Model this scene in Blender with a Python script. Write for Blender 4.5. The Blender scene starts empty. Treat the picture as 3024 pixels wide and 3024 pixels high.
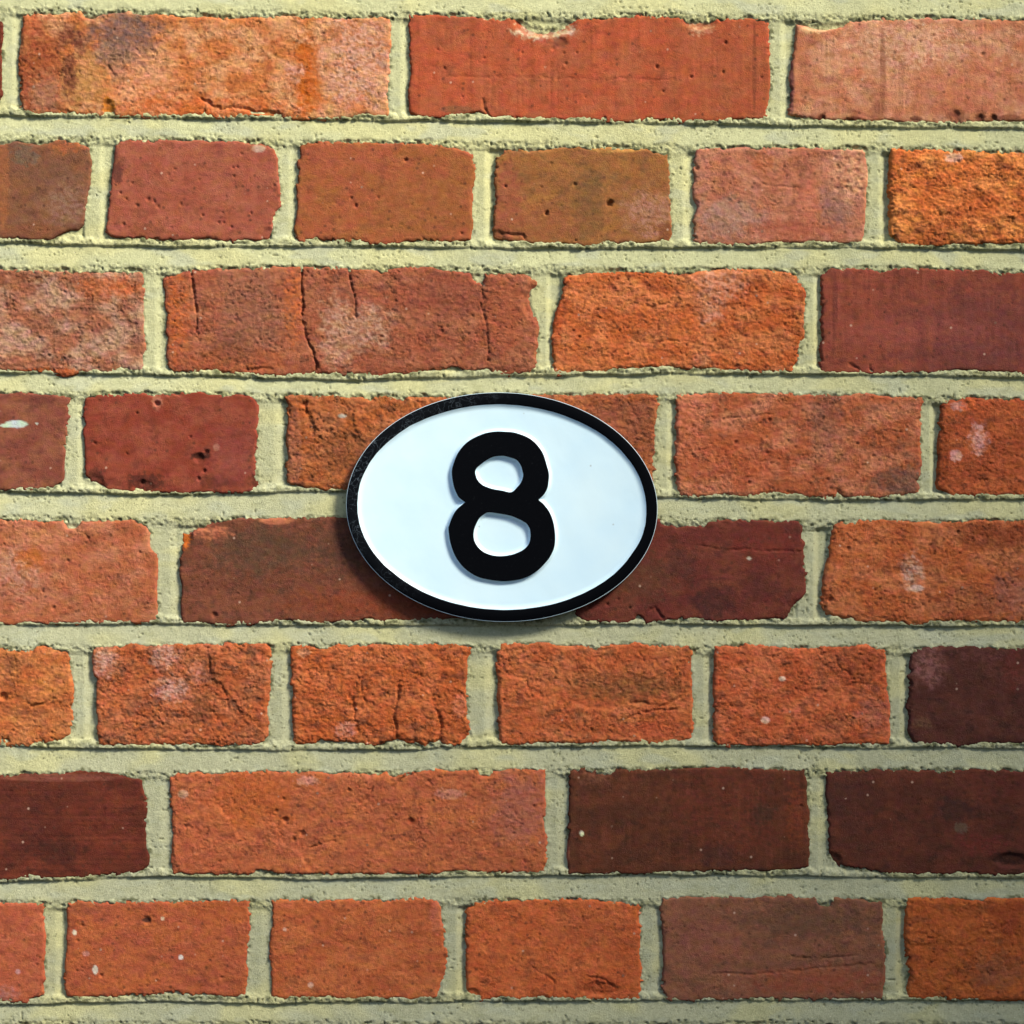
import bpy, math
import numpy as np

SC = bpy.context.scene
COL = SC.collection
U = 0.614 / 3024.0                 # metres per survey unit; the wall face is the plane y = 0
CX, CY, ZC = 1512.0, 1512.0, 1.62  # survey centre, height of that centre above the ground

# ------------------------------------------------------------------ camera
cam = bpy.data.cameras.new('camera')
cam_o = bpy.data.objects.new('camera', cam)
COL.objects.link(cam_o)
cam_o.location = (0.0, -1.10, ZC)
cam_o.rotation_euler = (math.radians(90), 0, 0)
cam.sensor_width = 36.0
cam.lens = 36.0 * 1.10 / 0.614
cam.clip_end = 500.0
SC.camera = cam_o

# ------------------------------------------------------------------ daylight
SUN_EL, SUN_AZ = math.radians(40), math.radians(52)   # azimuth measured from the wall's normal towards the right
sdir = (math.sin(SUN_AZ) * math.cos(SUN_EL), -math.cos(SUN_AZ) * math.cos(SUN_EL), math.sin(SUN_EL))
world = bpy.data.worlds.new('World')
SC.world = world
world.use_nodes = True
wn = world.node_tree
sky = wn.nodes.new('ShaderNodeTexSky')
sky.sky_type = 'NISHITA'
sky.sun_disc = False
sky.sun_elevation = SUN_EL
sky.sun_rotation = math.atan2(sdir[0], sdir[1])
sky.air_density = 1.0
sky.dust_density = 2.0
sky.ozone_density = 1.0
wn.links.new(sky.outputs[0], wn.nodes['Background'].inputs[0])
wn.nodes['Background'].inputs[1].default_value = 0.11
sun = bpy.data.lights.new('sun', 'SUN')
sun.energy = 4.4
sun.angle = math.radians(14)
sun.color = (1.0, 0.92, 0.74)
sun_o = bpy.data.objects.new('sun', sun)
COL.objects.link(sun_o)
from mathutils import Vector
sun_o.rotation_euler = Vector(sdir).to_track_quat('Z', 'Y').to_euler()
SC.view_settings.view_transform = 'Standard'
SC.view_settings.look = 'None'
SC.view_settings.exposure = 0.78
SC.view_settings.gamma = 1.0

# ------------------------------------------------------------------ noise
_ang = np.random.RandomState(7).rand(4096).astype(np.float32) * 2 * np.pi
_GX, _GY = np.cos(_ang), np.sin(_ang)
def _hash(ix, iy, seed):
    h = (ix.astype(np.int64) * 374761393 + iy.astype(np.int64) * 668265263 + seed * 974634777) & 0xffffffff
    h = ((h ^ (h >> 13)) * 1274126177) & 0xffffffff
    return ((h ^ (h >> 16)) & 4095)
def gn(x, y, seed=0):
    x0 = np.floor(x); y0 = np.floor(y)
    fx = (x - x0).astype(np.float32); fy = (y - y0).astype(np.float32)
    ix = x0.astype(np.int64); iy = y0.astype(np.int64)
    u = fx * fx * fx * (fx * (fx * 6 - 15) + 10); v = fy * fy * fy * (fy * (fy * 6 - 15) + 10)
    def g(a, b):
        h = _hash(ix + a, iy + b, seed)
        return _GX[h] * (fx - a) + _GY[h] * (fy - b)
    n0 = g(0, 0) * (1 - u) + g(1, 0) * u
    n1 = g(0, 1) * (1 - u) + g(1, 1) * u
    return (n0 * (1 - v) + n1 * v) * 1.5
def fbm(x, y, seed=0, octv=4, gain=0.5):
    s = 0; a = 1.0; t = 0
    for i in range(octv):
        s = s + gn(x, y, seed + i * 17) * a
        t += a; a *= gain
        x, y = (x * 1.6 + y * 1.2) + 3.1, (-x * 1.2 + y * 1.6) + 7.7
    return s / t * 1.35
def ss(a, b, x):
    t = np.clip((x - a) / (b - a), 0, 1)
    return t * t * (3 - 2 * t)

# ------------------------------------------------------------------ survey of the wall: every brick the wall shows
# k row and letter, p outline, a/b/d base, second and dark albedo, r roughness of the face, s drag marks,
# pt stains (x y rx ry albedo strength), cr cracks, pi pits, ch chips, pl raised flakes
BRICKS = [
  {"k":"1s","p":[-530,50,5,58,10,95,6,159,7,223,7,281,0,297,-530,297],"a":[0.1076,0.0229,0.0134],"b":[0.154,0.038,0.0209],"d":[0.0554,0.0121,0.0093],"r":0.5,"s":"","pt":[],"cr":[],"pi":[],"ch":[],"pl":[]},
  {"k":"1a","p":[63,40,106,38,175,36,233,33,254,43,265,51,276,49,297,37,371,34,419,40,477,42,583,47,678,53,769,48,848,49,928,50,996,53,1053,49,1127,48,1157,52,1158,106,1154,175,1148,233,1144,276,1149,318,1147,346,1106,347,1080,339,1053,347,1000,352,996,354,901,354,822,345,742,345,636,347,530,343,424,347,339,346,297,347,212,335,159,339,95,340,61,326,56,297,57,212,56,159,59,106,65,69],"a":[0.4803,0.1547,0.0499],"b":[0.5747,0.2752,0.1334],"d":[0.296,0.082,0.0248],"r":0.6,"s":"","pt":[[111,212,80,138,[0.2755,0.0666,0.0267],1],[366,106,101,80,[0.1692,0.095,0.0816],1],[345,196,32,48,[0.175,0.095,0.0671],0.9],[254,239,69,69,[0.4036,0.1852,0.0637],1],[212,122,42,48,[0.1472,0.04,0.0229],1],[207,223,21,64,[0.1472,0.04,0.0229],0.9],[135,276,42,48,[0.336,0.1558,0.0957],0.8],[85,69,32,32,[0.4036,0.0848,0.032],0.8],[204,148,16,16,[0.4527,0.1423,0.0442],1],[906,223,37,122,[0.4527,0.1013,0.0121],1],[1058,186,101,154,[0.5439,0.2917,0.2126],0.9],[869,212,32,32,[0.5327,0.2531,0.1716],1],[424,244,95,90,[0.5843,0.2531,0.1355],0.8],[610,318,239,32,[0.5327,0.1057,0.022],0.7],[321,318,19,32,[0.4785,0.1702,0.0178],1]],"cr":[[[594,292,636,318,689,318,742,326,827,339],9,1.6],[[318,191,339,223],8,1.0]],"pi":[],"ch":[[321,329,19,37,1.6],[265,45,27,13,1.8]],"pl":[[[64,48,297,64,318,191,339,318,64,323],0.35]]},
  {"k":"1b","p":[1204,43,1265,43,1371,45,1451,50,1466,61,1498,53,1535,53,1562,72,1610,85,1652,80,1689,56,1742,50,1848,49,1901,45,1981,49,2000,50,2032,57,2053,63,2080,56,2133,53,2212,52,2265,58,2276,80,2275,159,2277,239,2271,297,2265,345,2233,355,2159,352,2106,360,2000,360,1996,356,1943,352,1875,360,1795,359,1742,354,1663,354,1583,351,1504,350,1456,347,1413,331,1371,339,1318,345,1239,346,1209,334,1208,265,1212,186,1208,106],"a":[0.3822,0.0818,0.0358],"b":[0.3442,0.0941,0.0432],"d":[0.2088,0.0508,0.0253],"r":0.12,"s":"v","pt":[[1607,90,90,29,[0.4899,0.3628,0.242],1],[2069,80,37,24,[0.5,0.3007,0.1713],1],[1652,127,24,19,[0.2088,0.0619,0.0358],0.9],[1366,61,69,21,[0.2576,0.0706,0.0358],0.5],[2228,201,6,138,[0.1286,0.0336,0.0184],0.8],[2133,212,138,159,[0.3124,0.0858,0.0382],0.6],[1345,323,48,11,[0.2088,0.0899,0.0486],0.7]],"cr":[[[1427,292,1430,318,1440,342],8,1.6],[[1318,225,1477,228,1689,231,1901,231,2007,233],4,0.35]],"pi":[[1941,197,4.8,1.3],[1429,169,3.7,0.8],[1313,200,3.7,0.8],[1294,144,2.7,0.8],[1729,286,2.7,0.9],[1670,187,4.8,0.8],[1705,155,3.2,0.8],[1541,155,3.2,0.8],[1960,268,4.2,0.9],[1665,155,3.7,0.8],[1633,143,6.4,1],[1366,286,3.2,0.8],[1784,350,6.4,1.2],[2137,213,4.2,1.2],[2040,226,3.7,1.1],[2143,125,4.8,1],[2249,228,3.2,0.9]],"ch":[[1610,64,101,48,2.6],[1652,125,27,19,0.8],[2064,58,58,32,1.5]],"pl":[]},
  {"k":"1c","p":[2350,69,2382,66,2403,74,2424,84,2466,85,2509,61,2583,56,2742,53,2901,54,3024,57,3378,64,3378,366,3024,360,2981,356,2901,359,2795,366,2689,360,2583,356,2509,356,2424,352,2371,350,2331,337,2337,265,2333,223,2342,159,2347,106],"a":[0.4379,0.1572,0.0815],"b":[0.5192,0.2443,0.1435],"d":[0.2594,0.0916,0.0459],"r":0.3,"s":"v","pt":[[2689,133,201,85,[0.5962,0.3278,0.2132],0.8],[2607,212,8,122,[0.223,0.0809,0.046],0.6],[2408,85,42,13,[0.6598,0.3608,0.1959],1],[2824,339,29,21,[0.087,0.0252,0.0138],1],[2896,342,15,16,[0.0973,0.0283,0.0161],1],[2935,347,12,12,[0.087,0.0252,0.0138],1],[2429,345,11,10,[0.1084,0.0306,0.0185],1],[2519,350,27,7,[0.1326,0.0366,0.0203],0.9],[2705,350,19,7,[0.1084,0.0306,0.0185],0.9],[2981,347,32,10,[0.1326,0.0366,0.0203],0.8],[2588,329,27,27,[0.2594,0.0871,0.0505],0.7],[2875,265,186,80,[0.4695,0.1554,0.0847],0.7],[2339,254,7,80,[0.223,0.0769,0.0672],0.9]],"cr":[],"pi":[[2901,158,5.3,1],[2822,339,11.7,1.2],[2896,345,7.4,1.2],[2935,347,7.4,1.2],[2429,346,6.4,1],[2700,112,3.2,0.8]],"ch":[[2419,64,69,27,2.2]],"pl":[]},
  {"k":"2a","p":[-175,413,-11,429,32,424,53,419,85,421,127,424,159,416,223,416,265,435,271,477,268,530,260,583,255,636,249,663,233,676,196,684,180,692,154,708,80,708,0,708,-175,705],"a":[0.1988,0.0804,0.0405],"b":[0.1709,0.0749,0.0445],"d":[0.1016,0.0397,0.0249],"r":0.22,"s":"","pt":[[196,599,69,69,[0.2485,0.1336,0.0941],0.8],[201,435,58,19,[0.3356,0.1007,0.0405],0.9],[74,461,37,27,[0.1337,0.105,0.0764],0.7],[11,530,16,159,[0.2901,0.1007,0.0405],0.7],[106,684,106,24,[0.1988,0.0661,0.0321],0.6]],"cr":[],"pi":[],"ch":[],"pl":[]},
  {"k":"2b","p":[337,429,360,416,451,413,583,413,689,419,769,424,811,440,823,466,819,509,828,557,827,610,811,631,806,678,795,705,742,713,663,710,610,702,530,710,456,705,398,705,329,700,313,684,318,625,323,557,331,504,335,466],"a":[0.2965,0.0803,0.0481],"b":[0.3192,0.0959,0.0568],"d":[0.1693,0.0481,0.0311],"r":0.12,"s":"","pt":[[347,511,15,34,[0.1251,0.0378,0.029],0.95],[763,439,20,11,[0.4669,0.3156,0.2225],1],[339,456,12,29,[0.1747,0.0552,0.0355],0.8],[435,684,53,21,[0.2031,0.063,0.03],0.7],[747,530,11,106,[0.3429,0.1001,0.063],0.5]],"cr":[],"pi":[[517,498,2.7,1],[498,514,3.2,0.8],[713,455,3.2,0.8],[700,493,4.2,0.8],[688,494,3.7,0.8],[690,519,4.2,0.8],[588,530,3.2,0.8],[437,586,5.3,0.9],[455,596,4.8,0.9],[403,604,6.4,0.9],[371,586,4.2,0.9],[356,568,4.2,0.9],[535,602,4.2,0.8],[740,628,4.2,1],[366,663,4.8,0.9],[647,657,4.2,0.8],[684,670,4.2,0.8],[663,657,3.2,0.8],[599,636,3.2,1.2],[657,628,3.2,0.8],[466,610,4.2,0.8],[392,541,3.7,0.8],[808,546,4.2,0.8]],"ch":[[795,700,32,32,1.2]],"pl":[]},
  {"k":"2c","p":[885,429,917,421,996,419,1053,420,1133,420,1239,421,1297,432,1371,443,1400,451,1404,504,1398,557,1396,625,1393,689,1392,713,1318,713,1239,713,1159,718,1106,720,1069,713,1000,713,928,710,880,713,872,678,875,610,880,530,882,477,890,456],"a":[0.3245,0.089,0.0402],"b":[0.2861,0.097,0.033],"d":[0.1819,0.0535,0.0266],"r":0.2,"s":"","pt":[[1239,610,148,90,[0.2788,0.097,0.0353],0.8],[912,461,53,32,[0.2788,0.0691,0.0377],0.6],[1064,466,80,42,[0.3365,0.0814,0.0455],0.6]],"cr":[],"pi":[[1198,473,4.8,1.5],[1051,608,4.8,1.5],[1037,586,4.2,1],[1117,583,2.7,1],[1213,604,2.1,1],[1363,689,3.7,1],[1249,705,3.2,1],[1154,669,2.7,1]],"ch":[],"pl":[]},
  {"k":"2d","p":[1496,443,1557,440,1625,435,1716,432,1822,435,1901,440,1954,451,1978,451,1982,504,1979,572,1983,636,1987,684,1975,713,1928,721,1869,718,1848,713,1827,726,1795,716,1769,723,1705,726,1636,723,1557,718,1519,716,1457,702,1456,636,1461,572,1464,509,1466,466],"a":[0.2642,0.106,0.0383],"b":[0.31,0.1247,0.041],"d":[0.1411,0.0702,0.0309],"r":0.22,"s":"","pt":[[1912,631,69,69,[0.4054,0.1983,0.1438],0.75],[1737,615,48,101,[0.1361,0.0738,0.034],0.6],[1758,530,64,32,[0.1361,0.0774,0.0365],0.5],[1498,599,42,122,[0.2827,0.0774,0.0444],0.85],[1583,657,117,53,[0.2827,0.089,0.0417],0.6],[1822,440,85,11,[0.4588,0.2182,0.0649],0.8],[1965,684,21,27,[0.1677,0.044,0.0242],0.7]],"cr":[[[1482,689,1509,694,1546,694,1551,705],6,1.2]],"pi":[[1801,599,9.5,3],[1614,628,5.8,2.5],[1493,551,3.7,1.5],[1697,542,4.8,1.2],[1631,481,2.7,1],[1599,551,2.7,1],[1700,710,3.7,1]],"ch":[[1848,435,32,10,0.8],[1466,700,27,24,1.3]],"pl":[]},
  {"k":"2e","p":[2056,437,2106,435,2212,434,2318,436,2424,435,2504,437,2562,445,2566,504,2561,583,2558,636,2557,684,2546,716,2477,718,2371,717,2265,720,2159,722,2053,722,2045,689,2050,636,2061,610,2045,583,2048,530,2050,477],"a":[0.4043,0.1396,0.077],"b":[0.4545,0.1835,0.114],"d":[0.2159,0.08,0.0546],"r":0.45,"s":"","pt":[[2154,647,101,58,[0.3397,0.2032,0.1569],0.75],[2461,610,53,58,[0.2894,0.1461,0.1183],0.75],[2519,509,58,95,[0.6388,0.3238,0.1885],0.85],[2329,678,127,32,[0.353,0.0885,0.0512],0.7],[2392,594,32,64,[0.5027,0.1519,0.088],0.8],[2254,477,32,27,[0.424,0.1241,0.0512],0.8]],"cr":[[[2228,525,2265,546,2345,554],4,0.6]],"pi":[[2466,466,5.8,0.6],[2506,478,5.8,0.6],[2533,473,5.8,0.6],[2476,496,5.8,0.6],[2504,508,5.8,0.6],[2531,503,5.8,0.6],[2474,526,5.8,0.6],[2501,537,5.8,0.6],[2541,533,5.8,0.6],[2472,555,5.8,0.6],[2499,551,5.8,0.6],[2539,562,5.8,0.6],[2057,497,4.8,1.2]],"ch":[],"pl":[]},
  {"k":"2f","p":[2628,440,2689,437,2795,440,2901,443,2981,451,3155,461,3155,726,3024,721,2901,723,2848,722,2769,727,2689,727,2652,721,2633,689,2628,636,2625,530],"a":[0.5987,0.1547,0.0411],"b":[0.7608,0.2653,0.0754],"d":[0.1842,0.0527,0.0226],"r":0.95,"s":"","pt":[[2816,466,27,13,[0.7384,0.4182,0.2694],0.9],[2795,694,159,27,[0.2189,0.0601,0.0218],0.5],[2848,610,133,64,[0.505,0.1113,0.0328],0.6]],"cr":[],"pi":[],"ch":[],"pl":[]},
  {"k":"3a","p":[-477,795,0,795,106,800,212,801,318,803,424,801,425,848,424,901,429,954,428,996,427,1032,424,1069,421,1095,371,1093,329,1100,239,1101,196,1111,170,1112,143,1103,80,1098,0,1095,-477,1095],"a":[0.3183,0.116,0.0656],"b":[0.4048,0.2312,0.1585],"d":[0.1583,0.0623,0.0359],"r":0.8,"s":"","pt":[[318,848,95,32,[0.4235,0.1108,0.0369],0.8],[371,848,42,21,[0.4476,0.1108,0.0395],0.7],[53,832,64,27,[0.2236,0.0698,0.0334],0.7],[148,1101,117,13,[0.4235,0.0889,0.0229],0.8]],"cr":[],"pi":[],"ch":[],"pl":[]},
  {"k":"3b","p":[482,816,509,811,562,798,689,790,795,787,890,787,996,790,1032,790,1095,800,1127,803,1159,787,1239,787,1318,795,1392,803,1400,829,1424,837,1435,806,1504,806,1562,811,1583,827,1583,848,1564,869,1567,896,1586,928,1591,970,1588,1000,1587,1042,1583,1080,1562,1101,1509,1110,1466,1106,1440,1098,1382,1093,1339,1080,1313,1084,1265,1098,1201,1106,1106,1112,1085,1103,1000,1106,954,1101,922,1109,875,1112,795,1111,716,1106,663,1101,610,1093,583,1101,535,1093,509,1098,493,1087,490,1048,496,1000,485,981,490,928,482,875],"a":[0.2861,0.0799,0.0422],"b":[0.3386,0.1157,0.0605],"d":[0.148,0.0516,0.0345],"r":0.6,"s":"","pt":[[522,928,42,143,[0.4103,0.097,0.0268],0.85],[742,928,101,138,[0.26,0.106,0.0656],0.8],[991,981,48,106,[0.4694,0.2684,0.1829],0.8],[1007,1032,48,48,[0.4392,0.2196,0.1415],0.8],[869,901,29,127,[0.4198,0.1107,0.0359],0.85],[1085,965,74,69,[0.4198,0.2377,0.1644],0.8],[1318,869,117,74,[0.2319,0.0621,0.0384],0.7],[1504,928,80,95,[0.3386,0.0885,0.041],0.6],[716,1069,133,42,[0.369,0.0885,0.0289],0.6],[689,1032,69,42,[0.1428,0.0494,0.0289],0.6]],"cr":[[[562,792,570,848,575,901,583,943,580,970],6,2.2],[[890,790,889,848,896,890,890,938,901,981,909,1002,912,1011,928,1042,935,1080,922,1111],5.5,2.5],[[1033,790,1037,843,1048,890,1052,943],4.5,2.0],[[1424,837,1421,890,1435,943,1440,996,1443,1021,1443,1069],4.5,1.3],[[731,1093,763,1087,806,1089],6,1.2]],"pi":[],"ch":[[1572,890,32,58,1.6]],"pl":[[[1435,811,1562,816,1562,869,1583,954,1578,1080,1451,1095,1435,954],0.45]]},
  {"k":"3c","p":[1665,819,1716,806,1822,803,1954,800,2000,806,2080,798,2212,795,2318,800,2360,814,2366,848,2381,859,2379,901,2377,954,2379,996,2366,1011,2360,1048,2354,1080,2339,1098,2265,1101,2186,1103,2133,1098,2095,1091,2042,1094,2000,1093,1981,1082,1901,1093,1822,1087,1784,1098,1716,1101,1635,1105,1635,1053,1633,1000,1636,981,1635,928,1652,890,1663,848],"a":[0.4656,0.1099,0.0322],"b":[0.5452,0.1703,0.0627],"d":[0.2316,0.0543,0.0245],"r":0.8,"s":"","pt":[[2127,837,80,48,[0.5452,0.2465,0.1597],0.85],[2101,912,37,58,[0.5452,0.2465,0.1597],0.8],[2080,1069,32,32,[0.5392,0.2029,0.1008],0.8],[1795,1053,133,42,[0.4876,0.1355,0.0445],0.6],[1647,928,13,80,[0.482,0.0961,0.0314],0.8]],"cr":[[[1896,901,1933,904,1975,896],5,1.0],[[1943,1012,1970,1002,2007,1007],6,1.2]],"pi":[],"ch":[],"pl":[[[2027,811,2201,811,2207,890,2138,901,2133,970,2080,970,2064,928,2000,875],0.5],[[2042,1032,2095,1027,2111,1069,2080,1093,2048,1080],0.5]]},
  {"k":"3d","p":[2429,806,2451,792,2530,790,2583,795,2604,803,2625,791,2742,790,2848,792,2954,798,3378,806,3378,1106,3024,1103,2928,1095,2837,1091,2784,1102,2636,1106,2530,1101,2427,1100,2424,1064,2427,1000,2427,981,2428,901,2424,848],"a":[0.258,0.0642,0.0388],"b":[0.2214,0.0571,0.0361],"d":[0.1256,0.0386,0.0287],"r":0.1,"s":"v","pt":[[2901,943,223,85,[0.1578,0.0473,0.0445],0.7],[2689,981,223,42,[0.3062,0.0798,0.0608],0.5],[2901,1053,239,48,[0.1412,0.0443,0.0445],0.6],[2466,901,7,106,[0.1358,0.036,0.0287],0.6]],"cr":[[[2511,1074,2541,1093],7,1.2],[[2570,1080,2575,1093],6,1.0]],"pi":[],"ch":[],"pl":[]},
  {"k":"4a","p":[-297,1159,0,1162,106,1162,204,1172,206,1212,199,1265,193,1329,190,1392,186,1419,148,1440,80,1446,0,1445,-297,1445],"a":[0.1939,0.0562,0.0375],"b":[0.2424,0.0832,0.0477],"d":[0.1152,0.0374,0.0287],"r":0.1,"s":"","pt":[[48,1252,33,11,[0.4932,0.6028,0.5295],1],[16,1257,19,4,[0.4932,0.6028,0.5295],1],[109,1251,4,3,[0.455,0.528,0.45],1],[122,1186,37,21,[0.109,0.0351,0.0249],0.6]],"cr":[],"pi":[],"ch":[],"pl":[]},
  {"k":"4b","p":[250,1170,318,1164,424,1162,451,1169,477,1160,530,1158,636,1162,731,1167,753,1183,763,1196,762,1265,759,1345,755,1403,771,1435,742,1453,689,1457,610,1453,530,1457,451,1458,371,1453,313,1451,297,1435,270,1419,252,1403,248,1345,249,1265],"a":[0.2147,0.0418,0.0243],"b":[0.2529,0.0615,0.0366],"d":[0.1107,0.0263,0.0176],"r":0.12,"s":"","pt":[[432,1424,58,24,[0.0492,0.0178,0.0134],0.8],[594,1345,29,10,[0.0396,0.0135,0.0099],0.9],[636,1424,42,21,[0.0739,0.021,0.0147],0.7],[639,1321,10,11,[0.3565,0.1712,0.1074],0.9],[464,1188,16,21,[0.3943,0.1441,0.087],0.8],[689,1345,64,80,[0.227,0.0584,0.0493],0.6],[286,1403,24,24,[0.1007,0.0293,0.0208],0.8],[753,1424,19,24,[0.066,0.0193,0.0122],0.8]],"cr":[],"pi":[[403,1218,3.2,1.3],[281,1310,3.7,1],[563,1290,3.2,1],[376,1339,3.2,0.9],[603,1391,4.8,1.6],[586,1413,5.3,1.2],[465,1193,7.4,2.2],[588,1352,13.8,1.6],[610,1335,7.4,1.4],[419,1424,6.4,1.2]],"ch":[[276,1440,37,48,1.4],[758,1424,21,32,1.4],[424,1440,32,27,0.9]],"pl":[]},
  {"k":"4c","p":[845,1170,901,1164,996,1169,1000,1172,1064,1170,1090,1180,1106,1171,1159,1175,1191,1183,1207,1172,1239,1171,1297,1169,1345,1167,1424,1164,1583,1165,1689,1164,1795,1163,1901,1162,1938,1167,1946,1191,1941,1223,1938,1292,1935,1345,1933,1424,1941,1461,1901,1469,1636,1472,1318,1466,1032,1451,1000,1448,981,1448,901,1445,848,1424,845,1345,848,1265],"a":[0.3558,0.0974,0.03],"b":[0.4,0.1319,0.0529],"d":[0.1564,0.0551,0.0276],"r":0.85,"s":"","pt":[[1032,1339,95,64,[0.196,0.0689,0.0307],0.7],[1837,1254,117,117,[0.2478,0.0726,0.0407],0.85],[869,1329,21,133,[0.2913,0.102,0.0624],0.7],[1011,1228,13,6,[0.3731,0.3349,0.2525],1]],"cr":[[[901,1196,912,1223,922,1276],14,2.2]],"pi":[],"ch":[],"pl":[[[1042,1223,1106,1233,1117,1297,1064,1297],0.8]]},
  {"k":"4d","p":[1996,1167,2000,1162,2106,1159,2239,1158,2339,1162,2398,1169,2451,1163,2583,1164,2689,1169,2725,1172,2722,1239,2722,1318,2720,1398,2716,1461,2636,1469,2557,1472,2488,1469,2477,1451,2472,1472,2382,1466,2297,1457,2223,1466,2106,1466,2000,1466,1999,1461,1996,1371,1994,1265],"a":[0.3881,0.1018,0.0423],"b":[0.4998,0.1757,0.0939],"d":[0.1912,0.0734,0.0423],"r":0.65,"s":"","pt":[[2663,1424,85,42,[0.1297,0.0716,0.0556],0.85],[2440,1239,53,95,[0.2051,0.0842,0.0627],0.6],[2032,1223,64,133,[0.5748,0.1791,0.1009],0.6],[2186,1371,133,64,[0.4199,0.0842,0.0321],0.6]],"cr":[[[2138,1239,2180,1233,2239,1225,2286,1223],5,0.8]],"pi":[[2273,1239,5.3,1.6],[2172,1306,5.3,1.2],[2579,1346,4.2,1.2],[2213,1425,3.7,1.2],[2445,1416,4.2,1.2],[2702,1175,5.3,1.4]],"ch":[],"pl":[]},
  {"k":"4e","p":[2783,1188,2806,1175,2848,1172,2901,1178,3024,1172,3240,1175,3240,1469,2954,1466,2875,1466,2806,1461,2771,1443,2769,1392,2774,1318,2779,1265,2778,1223],"a":[0.3654,0.0784,0.03],"b":[0.4509,0.1097,0.0384],"d":[0.1527,0.0426,0.0229],"r":0.65,"s":"","pt":[[2890,1297,27,48,[0.6473,0.3498,0.3094],0.75],[2822,1345,19,16,[0.6473,0.3498,0.3094],0.75],[2832,1199,24,13,[0.6473,0.2996,0.2462],0.8],[2880,1196,48,19,[0.5758,0.1133,0.0405],0.8],[2790,1339,16,80,[0.2841,0.0586,0.0189],0.8]],"cr":[],"pi":[],"ch":[],"pl":[]},
  {"k":"5a","p":[-477,1533,0,1533,106,1538,186,1536,201,1559,223,1559,239,1536,318,1538,392,1536,424,1551,445,1572,445,1610,464,1636,465,1700,469,1769,466,1832,435,1844,403,1843,329,1837,239,1843,106,1844,0,1843,-477,1843],"a":[0.3736,0.1104,0.0511],"b":[0.4279,0.1569,0.0851],"d":[0.2161,0.0695,0.0364],"r":0.45,"s":"","pt":[[42,1689,80,74,[0.447,0.2271,0.1624],0.7],[90,1649,42,32,[0.4374,0.1199,0.0254],0.85],[106,1583,69,32,[0.4567,0.1776,0.0845],0.7],[371,1795,106,42,[0.3234,0.0927,0.0394],0.6]],"cr":[],"pi":[[258,1589,4.8,1.5],[199,1657,4.2,1],[413,1631,4.2,1],[126,1747,4.2,1],[159,1795,5.3,1]],"ch":[],"pl":[]},
  {"k":"5b","p":[532,1572,562,1567,588,1562,625,1543,678,1533,769,1530,901,1527,996,1525,1024,1527,1318,1530,1636,1530,1641,1689,1644,1822,1610,1827,1466,1827,1371,1827,1297,1829,1212,1835,1159,1832,1106,1835,1000,1838,954,1843,875,1837,843,1829,795,1843,689,1844,610,1843,533,1843,532,1769,533,1663],"a":[0.1597,0.0516,0.0306],"b":[0.1989,0.0646,0.0375],"d":[0.0728,0.0353,0.0227],"r":0.3,"s":"","pt":[[769,1625,148,69,[0.0878,0.0487,0.0306],0.85],[625,1572,58,19,[0.4327,0.1393,0.0736],0.9],[816,1538,48,11,[0.4327,0.1447,0.0736],0.9],[546,1588,15,32,[0.4635,0.1138,0.0192],1],[981,1784,159,48,[0.2359,0.0612,0.0285],0.8],[1159,1784,212,42,[0.2153,0.0487,0.0227],0.8],[996,1620,64,80,[0.0764,0.0404,0.0285],0.7]],"cr":[[[1005,1663,1032,1655,1058,1648],4,0.8]],"pi":[[633,1816,7.4,1.4],[763,1657,2.1,0.7],[596,1737,3.2,0.8]],"ch":[[546,1578,27,37,2.0],[636,1551,64,21,0.8]],"pl":[]},
  {"k":"5c","p":[1705,1535,1901,1533,1943,1530,1959,1551,1996,1552,2000,1557,2080,1554,2087,1538,2159,1535,2265,1535,2360,1536,2368,1562,2366,1588,2377,1604,2379,1678,2381,1753,2366,1766,2339,1790,2323,1827,2265,1832,2159,1835,2000,1829,1996,1835,1943,1837,1912,1840,1890,1822,1880,1816,1859,1837,1795,1838,1742,1838,1716,1835,1700,1811,1700,1663],"a":[0.1365,0.031,0.0238],"b":[0.1654,0.0439,0.0279],"d":[0.0648,0.0225,0.0183],"r":0.16,"s":"","pt":[[1875,1705,133,69,[0.1013,0.0439,0.0258],0.7],[2106,1779,64,48,[0.0516,0.0206,0.0201],0.8],[2016,1663,42,42,[0.0684,0.0244,0.0219],0.6],[2265,1615,95,58,[0.1843,0.0333,0.0238],0.7],[2239,1731,53,42,[0.0721,0.0225,0.0201],0.6],[2212,1649,7,4,[0.5469,0.4709,0.4052],1]],"cr":[[[2053,1612,2159,1623,2265,1626,2371,1628],4,0.7],[[1901,1827,1912,1806,1933,1795,1959,1827],7,1.0]],"pi":[[1758,1779,4.2,1],[1795,1784,4.2,1],[1859,1795,3.7,1],[1827,1769,3.2,1],[1742,1795,3.2,1]],"ch":[[2371,1816,58,53,1.8]],"pl":[]},
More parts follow.
